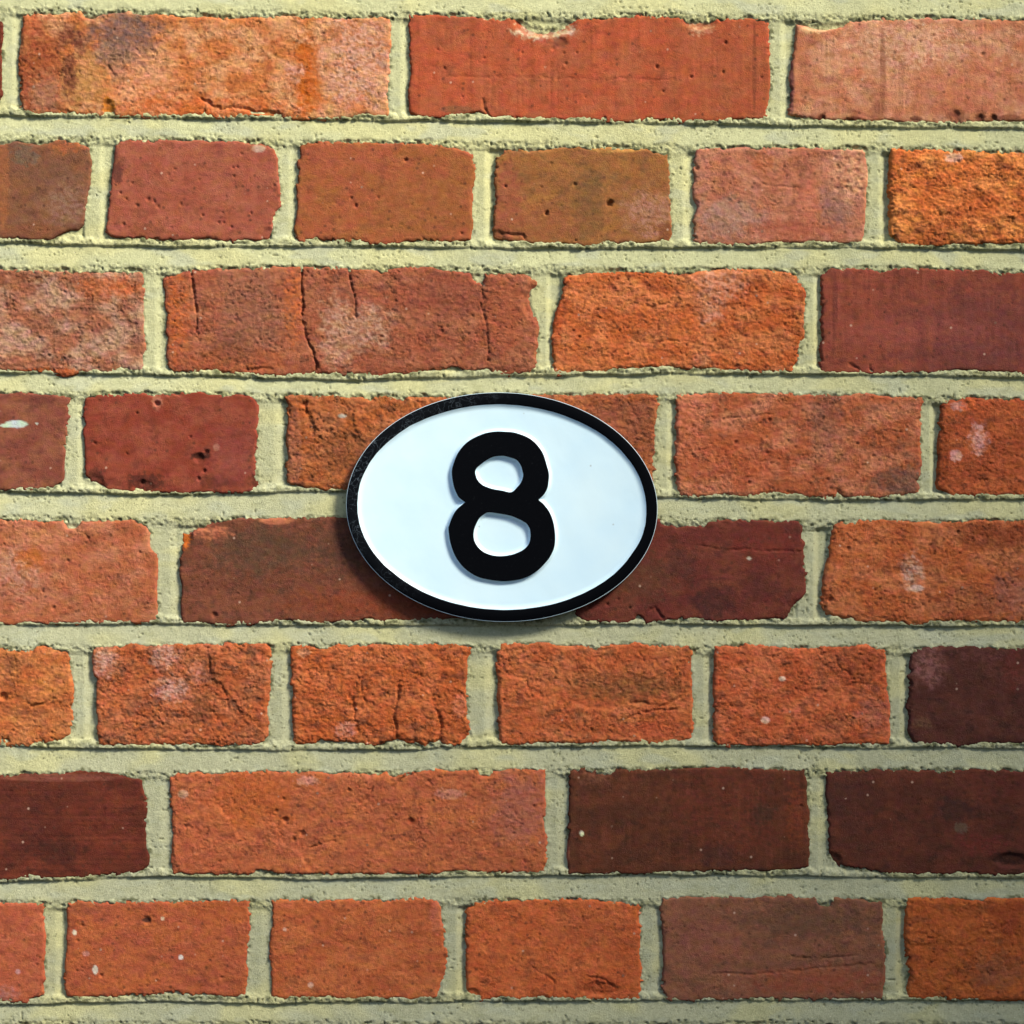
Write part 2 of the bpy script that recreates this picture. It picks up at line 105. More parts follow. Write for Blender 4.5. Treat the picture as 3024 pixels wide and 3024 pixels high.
  {"k":"5d","p":[2462,1543,2477,1538,2509,1543,2557,1535,2663,1536,2769,1541,2869,1536,2954,1536,3378,1541,3378,1840,3024,1837,2901,1835,2795,1836,2716,1843,2610,1843,2530,1840,2504,1826,2461,1824,2440,1811,2435,1795,2424,1779,2435,1731,2440,1668,2451,1610,2457,1572],"a":[0.4435,0.1097,0.0371],"b":[0.5247,0.1671,0.068],"d":[0.1838,0.0505,0.0249],"r":0.65,"s":"","pt":[[2954,1578,138,42,[0.191,0.0441,0.0218],0.7],[2991,1753,69,64,[0.3091,0.1194,0.0893],0.7],[2694,1689,32,53,[0.6069,0.3914,0.314],0.65],[2705,1737,24,10,[0.6506,0.4511,0.3768],0.7],[2530,1594,69,37,[0.5649,0.1635,0.0595],0.6],[2848,1784,133,48,[0.2631,0.0699,0.0338],0.5]],"cr":[],"pi":[[2452,1770,6.4,1.3],[2504,1620,6.4,1]],"ch":[],"pl":[[[2466,1546,2610,1583,2636,1689,2753,1784,2716,1827,2456,1816],0.4]]},
  {"k":"6a","p":[-297,1912,0,1913,64,1920,95,1922,106,1907,159,1909,201,1928,207,1981,217,2000,218,2080,212,2133,207,2175,175,2188,117,2196,80,2206,0,2204,-297,2204],"a":[0.4263,0.1196,0.0385],"b":[0.4871,0.17,0.061],"d":[0.2025,0.0678,0.0331],"r":0.7,"s":"","pt":[[32,1959,32,32,[0.2025,0.0715,0.0306],0.7],[138,2032,42,48,[0.5193,0.1827,0.0522],0.7]],"cr":[[[95,2087,122,2080,159,2058],6,1.1]],"pi":[[11,2056,11.7,2.2],[19,2186,5.3,1.8],[5,2186,4.2,1.5]],"ch":[],"pl":[[[106,1912,201,1933,212,2032,159,2069,95,2085,32,2042],0.5]]},
  {"k":"6b","p":[273,1914,318,1909,398,1904,477,1904,530,1901,610,1904,689,1900,784,1900,803,1917,800,1981,798,2000,795,2064,790,2133,792,2175,769,2201,731,2204,636,2204,530,2196,424,2202,318,2201,287,2202,286,2159,284,2080,284,2000,276,1991,271,1954],"a":[0.4099,0.1012,0.036],"b":[0.4512,0.1386,0.0596],"d":[0.142,0.0557,0.0332],"r":0.9,"s":"","pt":[[307,1954,37,48,[0.5647,0.3307,0.267],0.75],[488,1938,42,42,[0.5408,0.3034,0.243],0.75],[504,2037,48,37,[0.5769,0.3307,0.2837],0.8],[588,1986,32,32,[0.5349,0.241,0.1854],0.6],[620,1981,32,48,[0.1474,0.0542,0.027],0.6],[594,2101,32,37,[0.1366,0.0479,0.0249],0.7],[413,2080,42,21,[0.2298,0.0798,0.0446],0.6]],"cr":[[[620,1943,617,1986],6,1.5],[[657,2032,673,2069,673,2095],5,1.3],[[700,2085,710,2111],7,1.3]],"pi":[],"ch":[],"pl":[[[620,1922,742,1917,784,1954,784,2064,689,2069,657,2032,625,1996],0.6]]},
  {"k":"6c","p":[861,1906,912,1906,954,1917,996,1904,1000,1901,1080,1904,1159,1901,1223,1901,1292,1904,1345,1901,1392,1912,1393,1933,1382,1954,1381,1996,1381,2027,1382,2095,1390,2170,1371,2199,1339,2206,1313,2204,1297,2188,1254,2204,1212,2200,1175,2186,1106,2200,1000,2191,981,2193,954,2188,922,2204,869,2202,864,2186,861,2106,859,2000,859,1981],"a":[0.4611,0.105,0.0312],"b":[0.5195,0.1447,0.0533],"d":[0.1786,0.0535,0.0261],"r":0.9,"s":"","pt":[[1021,2154,32,24,[0.6217,0.2525,0.1823],0.75],[1355,2080,21,37,[0.5693,0.185,0.1067],0.6],[896,1928,21,13,[0.6017,0.2778,0.1628],0.6]],"cr":[[[1069,2000,1068,2032,1080,2074],5,1.2],[[1040,2064,1048,2101,1058,2154],7,1.8],[[1183,2000,1172,2069,1159,2117,1169,2148,1172,2180],6,1.8],[[1292,2101,1302,2138,1299,2186],8,1.8]],"pi":[],"ch":[[1382,2191,27,32,1.8]],"pl":[[[1183,2000,1175,2069,1162,2117,1175,2180,1286,2196,1289,2106,1276,2042,1228,2016],0.6]]},
  {"k":"6d","p":[1474,1901,1530,1896,1610,1896,1689,1906,1742,1912,1795,1906,1875,1896,1928,1901,1996,1909,2032,1906,2048,1917,2045,1954,2043,1991,2047,2016,2049,2080,2050,2148,2042,2186,2005,2196,1954,2197,1848,2193,1742,2195,1636,2197,1530,2200,1477,2197,1472,2170,1471,2106,1469,2027,1466,1981,1469,1928],"a":[0.4726,0.1126,0.0399],"b":[0.5345,0.1561,0.0602],"d":[0.1764,0.0643,0.0323],"r":0.75,"s":"","pt":[[1848,2027,159,42,[0.2194,0.0876,0.0332],0.8],[1875,1970,159,37,[0.4376,0.102,0.0358],0.5],[1535,2066,12,19,[0.2855,0.0704,0.0358],0.7],[1928,2159,95,27,[0.5345,0.107,0.0444],0.7]],"cr":[[[1859,2074,1901,2072,1954,2087,2007,2058],6,1.2],[[1859,2123,1890,2106,1933,2098,1996,2094],6,1.2],[[1557,2011,1562,2037,1570,2058],5,1.0]],"pi":[],"ch":[],"pl":[[[1477,2000,1562,2000,1578,2058,1663,2085,1848,2095,1901,2201,1477,2201],0.5]]},
  {"k":"6e","p":[2109,1909,2186,1904,2292,1904,2371,1914,2413,1917,2451,1907,2509,1909,2557,1904,2599,1912,2617,1920,2620,1981,2624,2000,2628,2080,2630,2148,2625,2196,2557,2201,2451,2206,2318,2201,2186,2202,2117,2200,2109,2170,2111,2080,2106,2000,2109,1981],"a":[0.499,0.1087,0.0399],"b":[0.5682,0.1508,0.0636],"d":[0.1963,0.057,0.0304],"r":0.75,"s":"","pt":[[2541,1965,85,48,[0.2969,0.0702,0.0287],0.7],[2583,2106,48,53,[0.414,0.1378,0.0944],0.6],[2461,2133,48,27,[0.3266,0.0981,0.0395],0.6],[2260,2126,13,10,[0.8026,0.5176,0.378],0.9],[2310,2004,10,7,[0.8374,0.5877,0.4357],0.9]],"cr":[[[2466,1933,2477,1970,2509,1986,2519,2023],5,1.0]],"pi":[[2384,2121,3.2,1],[2437,2042,5.3,1],[2339,2156,4.2,1]],"ch":[],"pl":[]},
  {"k":"6f","p":[2689,1925,2742,1909,2822,1906,2928,1912,3024,1914,3198,1917,3198,2204,2981,2199,2901,2197,2859,2204,2742,2201,2700,2191,2689,2170,2684,2080,2684,2000,2688,1981],"a":[0.0831,0.0277,0.0215],"b":[0.1082,0.0357,0.0261],"d":[0.0409,0.0179,0.0156],"r":0.2,"s":"","pt":[[2742,1970,48,58,[0.2863,0.1215,0.1079],0.75],[2726,2133,27,16,[0.15,0.0711,0.0429],0.6],[2996,1965,37,80,[0.1566,0.0329,0.0261],0.6],[2901,1933,80,19,[0.15,0.0516,0.0462],0.6]],"cr":[],"pi":[],"ch":[],"pl":[]},
  {"k":"7a","p":[-477,2286,0,2286,106,2285,212,2276,292,2277,371,2289,419,2302,427,2339,434,2371,432,2451,435,2504,440,2557,424,2572,392,2583,318,2586,212,2593,106,2596,0,2599,-477,2599],"a":[0.1082,0.0254,0.0159],"b":[0.1513,0.0339,0.019],"d":[0.0434,0.0151,0.0113],"r":0.1,"s":"h","pt":[[175,2514,80,37,[0.0339,0.0151,0.0131],0.6],[175,2297,175,12,[0.2289,0.0761,0.0503],0.7],[318,2424,80,106,[0.162,0.0339,0.0207],0.5],[64,2424,74,85,[0.0665,0.0182,0.0159],0.5]],"cr":[],"pi":[],"ch":[],"pl":[]},
  {"k":"7b","p":[501,2302,530,2284,583,2281,689,2278,795,2276,901,2276,996,2281,1000,2281,1064,2284,1117,2289,1140,2277,1159,2290,1212,2276,1292,2273,1413,2273,1419,2289,1440,2290,1456,2273,1530,2275,1610,2271,1611,2318,1614,2371,1610,2424,1615,2504,1614,2562,1610,2578,1530,2580,1451,2578,1371,2575,1339,2572,1265,2583,1186,2582,1090,2587,1053,2583,1000,2580,981,2583,901,2580,822,2580,769,2570,753,2580,636,2583,509,2583,506,2530,508,2451,501,2371],"a":[0.4269,0.114,0.0503],"b":[0.4828,0.1367,0.054],"d":[0.2269,0.0637,0.0344],"r":0.5,"s":"","pt":[[1530,2387,80,101,[0.375,0.1258,0.0882],0.8],[742,2360,106,80,[0.46,0.1096,0.0255],0.7],[583,2504,80,69,[0.4269,0.1046,0.0497],0.6],[541,2345,16,12,[0.5063,0.2947,0.2066],0.8],[909,2305,32,14,[0.6003,0.2508,0.1715],0.9],[1329,2345,42,16,[0.5938,0.2508,0.165],0.7],[1053,2292,64,21,[0.568,0.1752,0.0882],0.6],[1217,2424,15,11,[0.2999,0.0612,0.0233],0.8]],"cr":[[[1098,2329,1090,2350,1066,2371],7,1.8],[[1233,2281,1191,2294,1164,2321],7,1.5],[[1265,2305,1276,2318],7,1.2],[[912,2504,938,2493,991,2482],5,1.2],[[652,2382,705,2466,731,2480,784,2476],5,0.5]],"pi":[[842,2421,8.5,2.0],[816,2394,4.2,1.2],[893,2461,8.5,1.6],[869,2477,6.4,1.2],[837,2360,4.8,1.1],[1578,2380,4.2,1.1],[1031,2333,4.8,1.2],[1212,2424,8.5,1.2]],"ch":[],"pl":[[[625,2371,657,2387,705,2466,769,2477,806,2477,875,2509,928,2583,530,2583,509,2477],0.7]]},
  {"k":"7c","p":[1678,2273,1742,2270,1784,2286,1822,2273,1901,2270,1996,2269,2053,2269,2159,2268,2265,2271,2379,2271,2384,2318,2387,2371,2391,2451,2390,2530,2392,2562,2345,2570,2265,2575,2159,2575,2053,2575,2000,2579,1981,2580,1875,2580,1769,2583,1674,2583,1673,2530,1681,2477,1679,2398,1681,2318],"a":[0.0949,0.0321,0.0187],"b":[0.1333,0.0409,0.0217],"d":[0.0459,0.0222,0.0143],"r":0.1,"s":"v","pt":[[2159,2371,175,175,[0.1724,0.0393,0.0238],0.55],[1753,2297,58,27,[0.1867,0.0681,0.0391],0.8],[2254,2403,32,32,[0.0563,0.0335,0.0217],0.7],[2350,2398,32,106,[0.2339,0.0525,0.0238],0.7],[2122,2530,48,32,[0.0563,0.0234,0.0217],0.6],[1718,2461,6,8,[0.7602,0.7673,0.5601],1],[1676,2519,5,32,[0.3798,0.1178,0.0752],0.8]],"cr":[],"pi":[[2366,2379,4.2,0.8],[2604,2249,2.7,0.6]],"ch":[[1769,2276,53,19,0.9]],"pl":[]},
  {"k":"7d","p":[2437,2276,2477,2275,2557,2276,2610,2273,2689,2271,2795,2273,3024,2273,3378,2273,3378,2588,2965,2583,2928,2588,2875,2578,2827,2583,2742,2583,2636,2583,2572,2572,2557,2564,2488,2557,2466,2551,2451,2530,2449,2477,2446,2424,2439,2345],"a":[0.0993,0.0309,0.0203],"b":[0.1358,0.0387,0.0237],"d":[0.0419,0.0205,0.0153],"r":0.14,"s":"","pt":[[2822,2392,64,32,[0.0489,0.0253,0.0236],0.7],[2954,2318,95,48,[0.1426,0.0336,0.0261],0.5],[2837,2445,21,16,[0.1358,0.097,0.0668],0.7],[2901,2493,80,32,[0.1871,0.0336,0.0287],0.6],[2504,2371,64,85,[0.0738,0.0279,0.0236],0.5],[2986,2535,58,19,[0.0325,0.0145,0.0119],0.8]],"cr":[],"pi":[],"ch":[[2456,2546,32,32,1.6],[2986,2541,58,24,1.6]],"pl":[]},
  {"k":"8a","p":[-350,2665,0,2667,127,2669,128,2716,133,2795,127,2848,130,2901,127,2943,101,2954,80,2965,32,2958,0,2959,-350,2959],"a":[0.4112,0.1016,0.0504],"b":[0.4518,0.1213,0.0574],"d":[0.2554,0.0608,0.0352],"r":0.35,"s":"","pt":[[16,2938,37,27,[0.4112,0.1866,0.1617],0.7],[53,2869,7,8,[0.5691,0.303,0.272],0.8]],"cr":[],"pi":[],"ch":[],"pl":[]},
  {"k":"8b","p":[199,2668,239,2663,302,2664,398,2661,477,2663,583,2657,689,2655,737,2655,739,2716,738,2769,732,2822,730,2875,727,2943,663,2943,557,2938,493,2933,413,2941,318,2946,191,2946,190,2901,196,2795,197,2742],"a":[0.4174,0.1021,0.047],"b":[0.4604,0.1224,0.044],"d":[0.2459,0.0605,0.0329],"r":0.4,"s":"","pt":[[281,2864,8,13,[0.7274,0.6457,0.5202],1],[534,2827,7,7,[0.7419,0.6457,0.5588],1],[220,2754,6,8,[0.6849,0.6043,0.4953],1],[480,2712,6,6,[0.6438,0.4775,0.2846],1],[432,2718,14,7,[0.0831,0.0309,0.023],1],[254,2684,64,21,[0.286,0.0756,0.0459],0.7],[636,2689,80,42,[0.4494,0.112,0.0346],0.7],[254,2816,11,8,[0.5724,0.2744,0.2038],0.7]],"cr":[],"pi":[[432,2718,11.7,1.2],[299,2882,4.8,1.2],[228,2779,4.2,1],[244,2733,4.2,1],[655,2888,4.2,0.9]],"ch":[],"pl":[]},
  {"k":"8c","p":[803,2657,901,2655,996,2656,1000,2657,1106,2656,1223,2653,1286,2657,1306,2673,1307,2716,1313,2769,1318,2822,1317,2890,1307,2901,1302,2938,1286,2953,1212,2951,1106,2951,1000,2951,981,2946,901,2949,832,2954,800,2943,798,2875,795,2795,798,2731,803,2689],"a":[0.4574,0.1141,0.0432],"b":[0.506,0.1447,0.0532],"d":[0.2643,0.0737,0.0344],"r":0.4,"s":"","pt":[[1292,2705,21,48,[0.5314,0.1492,0.0856],0.7],[917,2909,8,8,[0.7534,0.4294,0.3104],0.9],[841,2745,5,5,[0.7299,0.4294,0.3104],0.9]],"cr":[],"pi":[],"ch":[[1313,2917,27,48,1.2]],"pl":[]},
  {"k":"8d","p":[1400,2663,1477,2657,1583,2655,1731,2655,1763,2657,1827,2665,1888,2670,1891,2742,1889,2795,1896,2848,1896,2928,1890,2954,1795,2957,1689,2954,1636,2946,1583,2949,1530,2954,1477,2949,1413,2954,1387,2954,1377,2928,1375,2848,1377,2742,1377,2684],"a":[0.5066,0.1142,0.038],"b":[0.5699,0.1439,0.0497],"d":[0.2714,0.0734,0.0307],"r":0.45,"s":"","pt":[[1769,2912,58,27,[0.349,0.0619,0.0209],0.7],[1742,2742,106,48,[0.4059,0.1044,0.0449],0.4]],"cr":[[[1742,2885,1784,2890,1811,2912],7,1.0],[[1572,2859,1594,2869,1636,2901,1633,2949],5,0.8]],"pi":[[1672,2930,3.2,1],[1763,2901,6.4,1.1],[1705,2853,2.7,0.8]],"ch":[[1774,2922,64,24,0.8],[1392,2943,27,27,1.2]],"pl":[]},
  {"k":"8e","p":[1954,2657,1996,2652,2027,2648,2159,2649,2265,2646,2408,2647,2424,2676,2451,2676,2461,2648,2504,2649,2557,2660,2607,2663,2611,2716,2610,2769,2617,2822,2615,2901,2608,2951,2530,2954,2371,2954,2212,2953,2106,2954,2000,2957,1970,2954,1958,2928,1958,2848,1958,2769,1954,2716],"a":[0.233,0.0918,0.054],"b":[0.2823,0.1101,0.0625],"d":[0.1231,0.0608,0.0392],"r":0.25,"s":"","pt":[[2398,2710,201,53,[0.1432,0.0709,0.0434],0.8],[2080,2769,90,64,[0.2688,0.0907,0.0621],0.7],[2424,2896,201,37,[0.3436,0.0855,0.0434],0.75],[2159,2816,64,27,[0.2996,0.1074,0.058],0.6]],"cr":[[[2339,2827,2424,2833,2530,2822],5,0.8],[[2106,2875,2265,2875,2371,2865,2583,2847],5,0.6]],"pi":[],"ch":[],"pl":[]},
  {"k":"8f","p":[2676,2651,2769,2649,2837,2652,2901,2663,2933,2649,3024,2649,3208,2649,3208,2959,3024,2957,2901,2954,2795,2951,2731,2954,2679,2949,2684,2875,2678,2795,2673,2716],"a":[0.4509,0.1041,0.0297],"b":[0.5244,0.1316,0.0358],"d":[0.2191,0.0648,0.027],"r":0.55,"s":"","pt":[[2981,2705,58,48,[0.3003,0.0504,0.0218],0.7],[2943,2869,69,48,[0.2786,0.1067,0.0577],0.6],[2848,2742,64,69,[0.5244,0.1264,0.0356],0.5]],"cr":[],"pi":[],"ch":[],"pl":[[[2689,2657,2901,2668,2922,2753,2848,2795,2784,2774,2684,2795],0.5]]},
]


# bed joints: struck line under each course (T) and the lower edge of the trowelled band (L)
TL = [
 ([0, 3024], [-30, -22], [0, 1000, 2000, 3024], [16, 30, 34, 44]),
 ([0, 320, 1000, 1500, 2000, 2650, 3024], [341, 346, 354, 360, 365, 377, 379], [0, 500, 1000, 1500, 2000, 2600, 3024], [395, 400, 410, 412, 423, 424, 432]),
 ([0, 480, 1000, 1500, 2000, 2500, 3024], [717, 730, 727, 735, 733, 731, 741], [0, 400, 1000, 1700, 2000, 2600, 3024], [783, 782, 780, 783, 787, 783, 792]),
 ([0, 500, 1000, 1500, 2000, 2500, 3024], [1101, 1109, 1123, 1110, 1104, 1108, 1117], [0, 500, 1000, 1900, 2400, 3024], [1153, 1154, 1158, 1158, 1160, 1172]),
 ([0, 500, 1000, 1900, 2500, 3024], [1454, 1463, 1451, 1469, 1479, 1475], [0, 500, 1000, 2000, 2500, 3024], [1517, 1527, 1524, 1528, 1535, 1530]),
 ([0, 1000, 2000, 2600, 3024], [1844, 1848, 1846, 1851, 1851], [0, 1000, 2000, 3024], [1904, 1896, 1904, 1910]),
 ([0, 300, 1000, 1500, 2000, 3024], [2205, 2210, 2218, 2208, 2204, 2213], [0, 500, 1000, 1500, 2000, 3024], [2280, 2276, 2274, 2268, 2264, 2268]),
 ([0, 300, 500, 1000, 1400, 2000, 3024], [2608, 2597, 2590, 2599, 2588, 2586, 2596], [0, 1000, 2000, 3024], [2660, 2654, 2650, 2656]),
 ([0, 500, 800, 1000, 2000, 3024], [2968, 2961, 2969, 2963, 2956, 2956], [0, 3024], [3012, 3014]),
]
def T_of(i, x):
    if 0 <= i <= 8: return np.interp(x, TL[i][0], TL[i][1])
    return (np.interp(x, TL[0][0], TL[0][1]) + 374 * i) if i < 0 else 2962 + 374 * (i - 8) + x * 0
def L_of(i, x):
    if 0 <= i <= 8: return np.interp(x, TL[i][2], TL[i][3])
    return (np.interp(x, TL[0][2], TL[0][3]) + 374 * i) if i < 0 else 3012 + 374 * (i - 8) + x * 0

X0, X1, Y0, Y1 = -1900.0, 4900.0, -1830.0, 4870.0
rs = np.random.RandomState(11)
PAL = [(0.50, 0.14, 0.055), (0.42, 0.11, 0.05), (0.34, 0.085, 0.05), (0.24, 0.075, 0.05), (0.52, 0.19, 0.075), (0.46, 0.16, 0.085)]
def filler(row, xa, xb):
    """a brick of the wall beyond the surveyed part"""
    if xb - xa < 60: return
    t0 = float(L_of(row - 1, xa)) + 22; t1 = float(T_of(row, xa)) - 12
    n = max(3, int((xb - xa) / 120))
    p = []
    for q in np.linspace(xa, xb, n): p += [q, t0 + rs.uniform(-5, 5)]
    for q in np.linspace(xb, xa, n): p += [q, t1 + rs.uniform(-5, 5)]
    c = np.array(PAL[rs.randint(len(PAL))]) * rs.uniform(0.8, 1.1)
    BRICKS.append(dict(k=str(row) + 'x', p=p, a=list(c), b=list(c * 1.15), d=list(c * 0.6), r=float(rs.choice([.15, .3, .6, .85])), s='', pt=[], cr=[], pi=[], ch=[], pl=[]))
def run(row, x, end, step, lens):
    j = 0
    while (x < end) if step > 0 else (x > end):
        w = lens[j % len(lens)]; j += 1
        if step > 0: filler(row, max(x, X0 + 10), min(x + w, X1 - 10)); x += w + 58
        else: filler(row, max(x - w, X0 + 10), min(x, X1 - 10)); x -= w + 58
for row in range(1, 9):
    ks = [b for b in BRICKS if b['k'][0] == str(row)]
    lo = min(min(b['p'][0::2]) for b in ks); hi = max(max(b['p'][0::2]) for b in ks)
    run(row, hi + 55, X1, 1, [510, 1090] if row % 2 else [510])
    run(row, lo - 55, X0, -1, [510, 1090] if row % 2 else [510])
for row in list(range(-4, 1)) + list(range(9, 14)):
    if row == 9:
        for xa, xb in ((-1300, 432), (500, 1610), (1675, 2390), (2445, 3400)):
            if xa < -500: filler(row, -670, 432); run(row, -725, X0, -1, [510, 1090])
            else: filler(row, xa, xb)
        run(row, 3455, X1, 1, [510, 1090])
    else:
        run(row, X0 + (300 if row % 2 else -200) + 10, X1, 1, [1090, 510] if row % 2 else [510])

# ------------------------------------------------------------------ survey grid, fine where the wall is seen from close by
def axis(lo, hi, a, b, step):
    mid = np.arange(a, b + step, step)
    l = []; x = a; s = step
    while x > lo: s = min(s * 1.35, 46); x -= s; l.append(max(x, lo))
    r = []; x = mid[-1]; s = step
    while x < hi: s = min(s * 1.35, 46); x += s; r.append(min(x, hi))
    return np.array(l[::-1] + list(mid) + r, dtype=np.float64)
STEP = 3.5
AX = axis(X0, X1, -24, 3048, STEP); AY = axis(Y0, Y1, -24, 3048, STEP)
NX, NY = len(AX), len(AY)
GXX, GYY = np.meshgrid(AX, AY)
_br = .25 + 1.15 * ss(-.3, .5, fbm(GXX / 130, GYY / 130, 103, 2))
WX = fbm(GXX / 70, GYY / 70, 101, 2) * 6 + fbm(GXX / 17, GYY / 17, 104, 2, .8) * 6.5 * _br
WY = fbm(GXX / 70, GYY / 70, 202, 2) * 6 + fbm(GXX / 17, GYY / 17, 204, 2, .8) * 6.5 * _br
D = np.full(GXX.shape, 999.0)
def sdf(px, py, P):
    P = np.asarray(P, dtype=np.float64).reshape(-1, 2)
    d = np.full(px.shape, 1e12); inside = np.zeros(px.shape, bool)
    n = len(P)
    for i in range(n):
        ax, ay = P[i]; bx, by = P[(i + 1) % n]
        ex, ey = bx - ax, by - ay
        t = np.clip(((px - ax) * ex + (py - ay) * ey) / (ex * ex + ey * ey + 1e-9), 0, 1)
        d = np.minimum(d, (px - ax - ex * t) ** 2 + (py - ay - ey * t) ** 2)
        if ay != by:
            c = (py >= min(ay, by)) & (py < max(ay, by))
            inside ^= c & (px < ax + (py - ay) * ex / ey)
    d = np.sqrt(d)
    return np.where(inside, -d, d)
def line_d(px, py, P):
    P = np.asarray(P, dtype=np.float64).reshape(-1, 2)
    d = np.full(px.shape, 1e12)
    for i in range(len(P) - 1):
        ax, ay = P[i]; ex, ey = P[i + 1][0] - ax, P[i + 1][1] - ay
        t = np.clip(((px - ax) * ex + (py - ay) * ey) / (ex * ex + ey * ey + 1e-9), 0, 1)
        d = np.minimum(d, (px - ax - ex * t) ** 2 + (py - ay - ey * t) ** 2)
    return np.sqrt(d)

# ------------------------------------------------------------------ materials
def new_mat(name):
    m = bpy.data.materials.new(name); m.use_nodes = True
    nt = m.node_tree
    return m, nt, nt.nodes['Principled BSDF'], nt.nodes, nt.links
def noise_node(nt, vec, scale, detail, rough=.6):
    n = nt.nodes.new('ShaderNodeTexNoise'); n.inputs['Scale'].default_value = scale
    n.inputs['Detail'].default_value = detail; n.inputs['Roughness'].default_value = rough
    nt.links.new(vec, n.inputs['Vector']); return n.outputs['Fac']
def maprange(nt, v, a, b, c, d):
    n = nt.nodes.new('ShaderNodeMapRange')
    for i, q in enumerate((a, b, c, d)): n.inputs[1 + i].default_value = q
    nt.links.new(v, n.inputs[0]); return n.outputs[0]
def math_node(nt, op, a, b):
    n = nt.nodes.new('ShaderNodeMath'); n.operation = op
    for i, q in enumerate((a, b)):
        if isinstance(q, (int, float)): n.inputs[i].default_value = q
        else: nt.links.new(q, n.inputs[i])
    return n.outputs[0]
def mixc(nt, mode, fac, a, b):
    n = nt.nodes.new('ShaderNodeMix'); n.data_type = 'RGBA'; n.blend_type = mode
    for i, q in ((0, fac), (6, a), (7, b)):
        if isinstance(q, (int, float)): n.inputs[i].default_value = q
        elif isinstance(q, tuple): n.inputs[i].default_value = q
        else: nt.links.new(q, n.inputs[i])
    return n.outputs[2]
def grit_material(name, fine, lo, hi, bump, rough, spec, speck, pale):
    m, nt, bs, N, Lk = new_mat(name)
    pos = N.new('ShaderNodeNewGeometry').outputs['Position']
    col = N.new('ShaderNodeAttribute'); col.attribute_name = 'albedo'
    gr = N.new('ShaderNodeAttribute'); gr.attribute_name = 'grit'
    n1 = noise_node(nt, pos, fine, 6, .78)
    n2 = noise_node(nt, pos, fine * 2.7, 4, .7)
    v = maprange(nt, n1, .3, .7, lo, hi)
    # grain contrast follows how torn the face is
    g = math_node(nt, 'MULTIPLY', math_node(nt, 'SUBTRACT', v, 1.0), gr.outputs['Fac'])
    g = math_node(nt, 'ADD', g, 1.0)
    cmb = N.new('ShaderNodeCombineColor')
    for i in range(3): Lk.new(g, cmb.inputs[i])
    c = mixc(nt, 'MULTIPLY', 1.0, col.outputs['Color'], cmb.outputs[0])
    c = mixc(nt, 'MIX', math_node(nt, 'MULTIPLY', maprange(nt, n2, .54, .72, 0, .36), gr.outputs['Fac']), c, pale)
    # sparse mineral specks
    vo = N.new('ShaderNodeTexVoronoi'); vo.inputs['Scale'].default_value = speck[0]
    Lk.new(pos, vo.inputs['Vector'])
    sep = N.new('ShaderNodeSeparateColor'); Lk.new(vo.outputs['Color'], sep.inputs[0])
    pick = maprange(nt, sep.outputs[0], speck[1], speck[1] + .01, 0, 1)
    dot = maprange(nt, vo.outputs['Distance'], .12, .3, 1, 0)
    c = mixc(nt, 'MIX', math_node(nt, 'MULTIPLY', math_node(nt, 'MULTIPLY', pick, dot), speck[2]), c, speck[3])
    pick2 = maprange(nt, sep.outputs[1], speck[4], speck[4] + .01, 0, 1)
    dot2 = maprange(nt, vo.outputs['Distance'], .15, .4, 1, 0)
    c = mixc(nt, 'MIX', math_node(nt, 'MULTIPLY', math_node(nt, 'MULTIPLY', pick2, dot2), .6), c, speck[5])
    Lk.new(c, bs.inputs['Base Color'])
    bs.inputs['Roughness'].default_value = rough
    bs.inputs['Specular IOR Level'].default_value = spec
    bm = N.new('ShaderNodeBump'); bm.inputs['Distance'].default_value = bump
    hh = math_node(nt, 'ADD', math_node(nt, 'MULTIPLY', n1, gr.outputs['Fac']), math_node(nt, 'MULTIPLY', n2, .35))
    Lk.new(hh, bm.inputs['Height']); bm.inputs['Strength'].default_value = .8
    Lk.new(bm.outputs[0], bs.inputs['Normal'])
    return m
M_BRICK = grit_material('fired_clay', 620, .64, 1.36, .0019, .95, .10, (300, .975, .6, (.62, .42, .32, 1), .95, (.07, .03, .02, 1)), (.70, .42, .28, 1))
M_MORTAR = grit_material('sandy_mortar', 900, .74, 1.26, .0014, .97, .08, (560, .9, .45, (.72, .70, .52, 1), .86, (.14, .14, .08, 1)), (.62, .62, .46, 1))

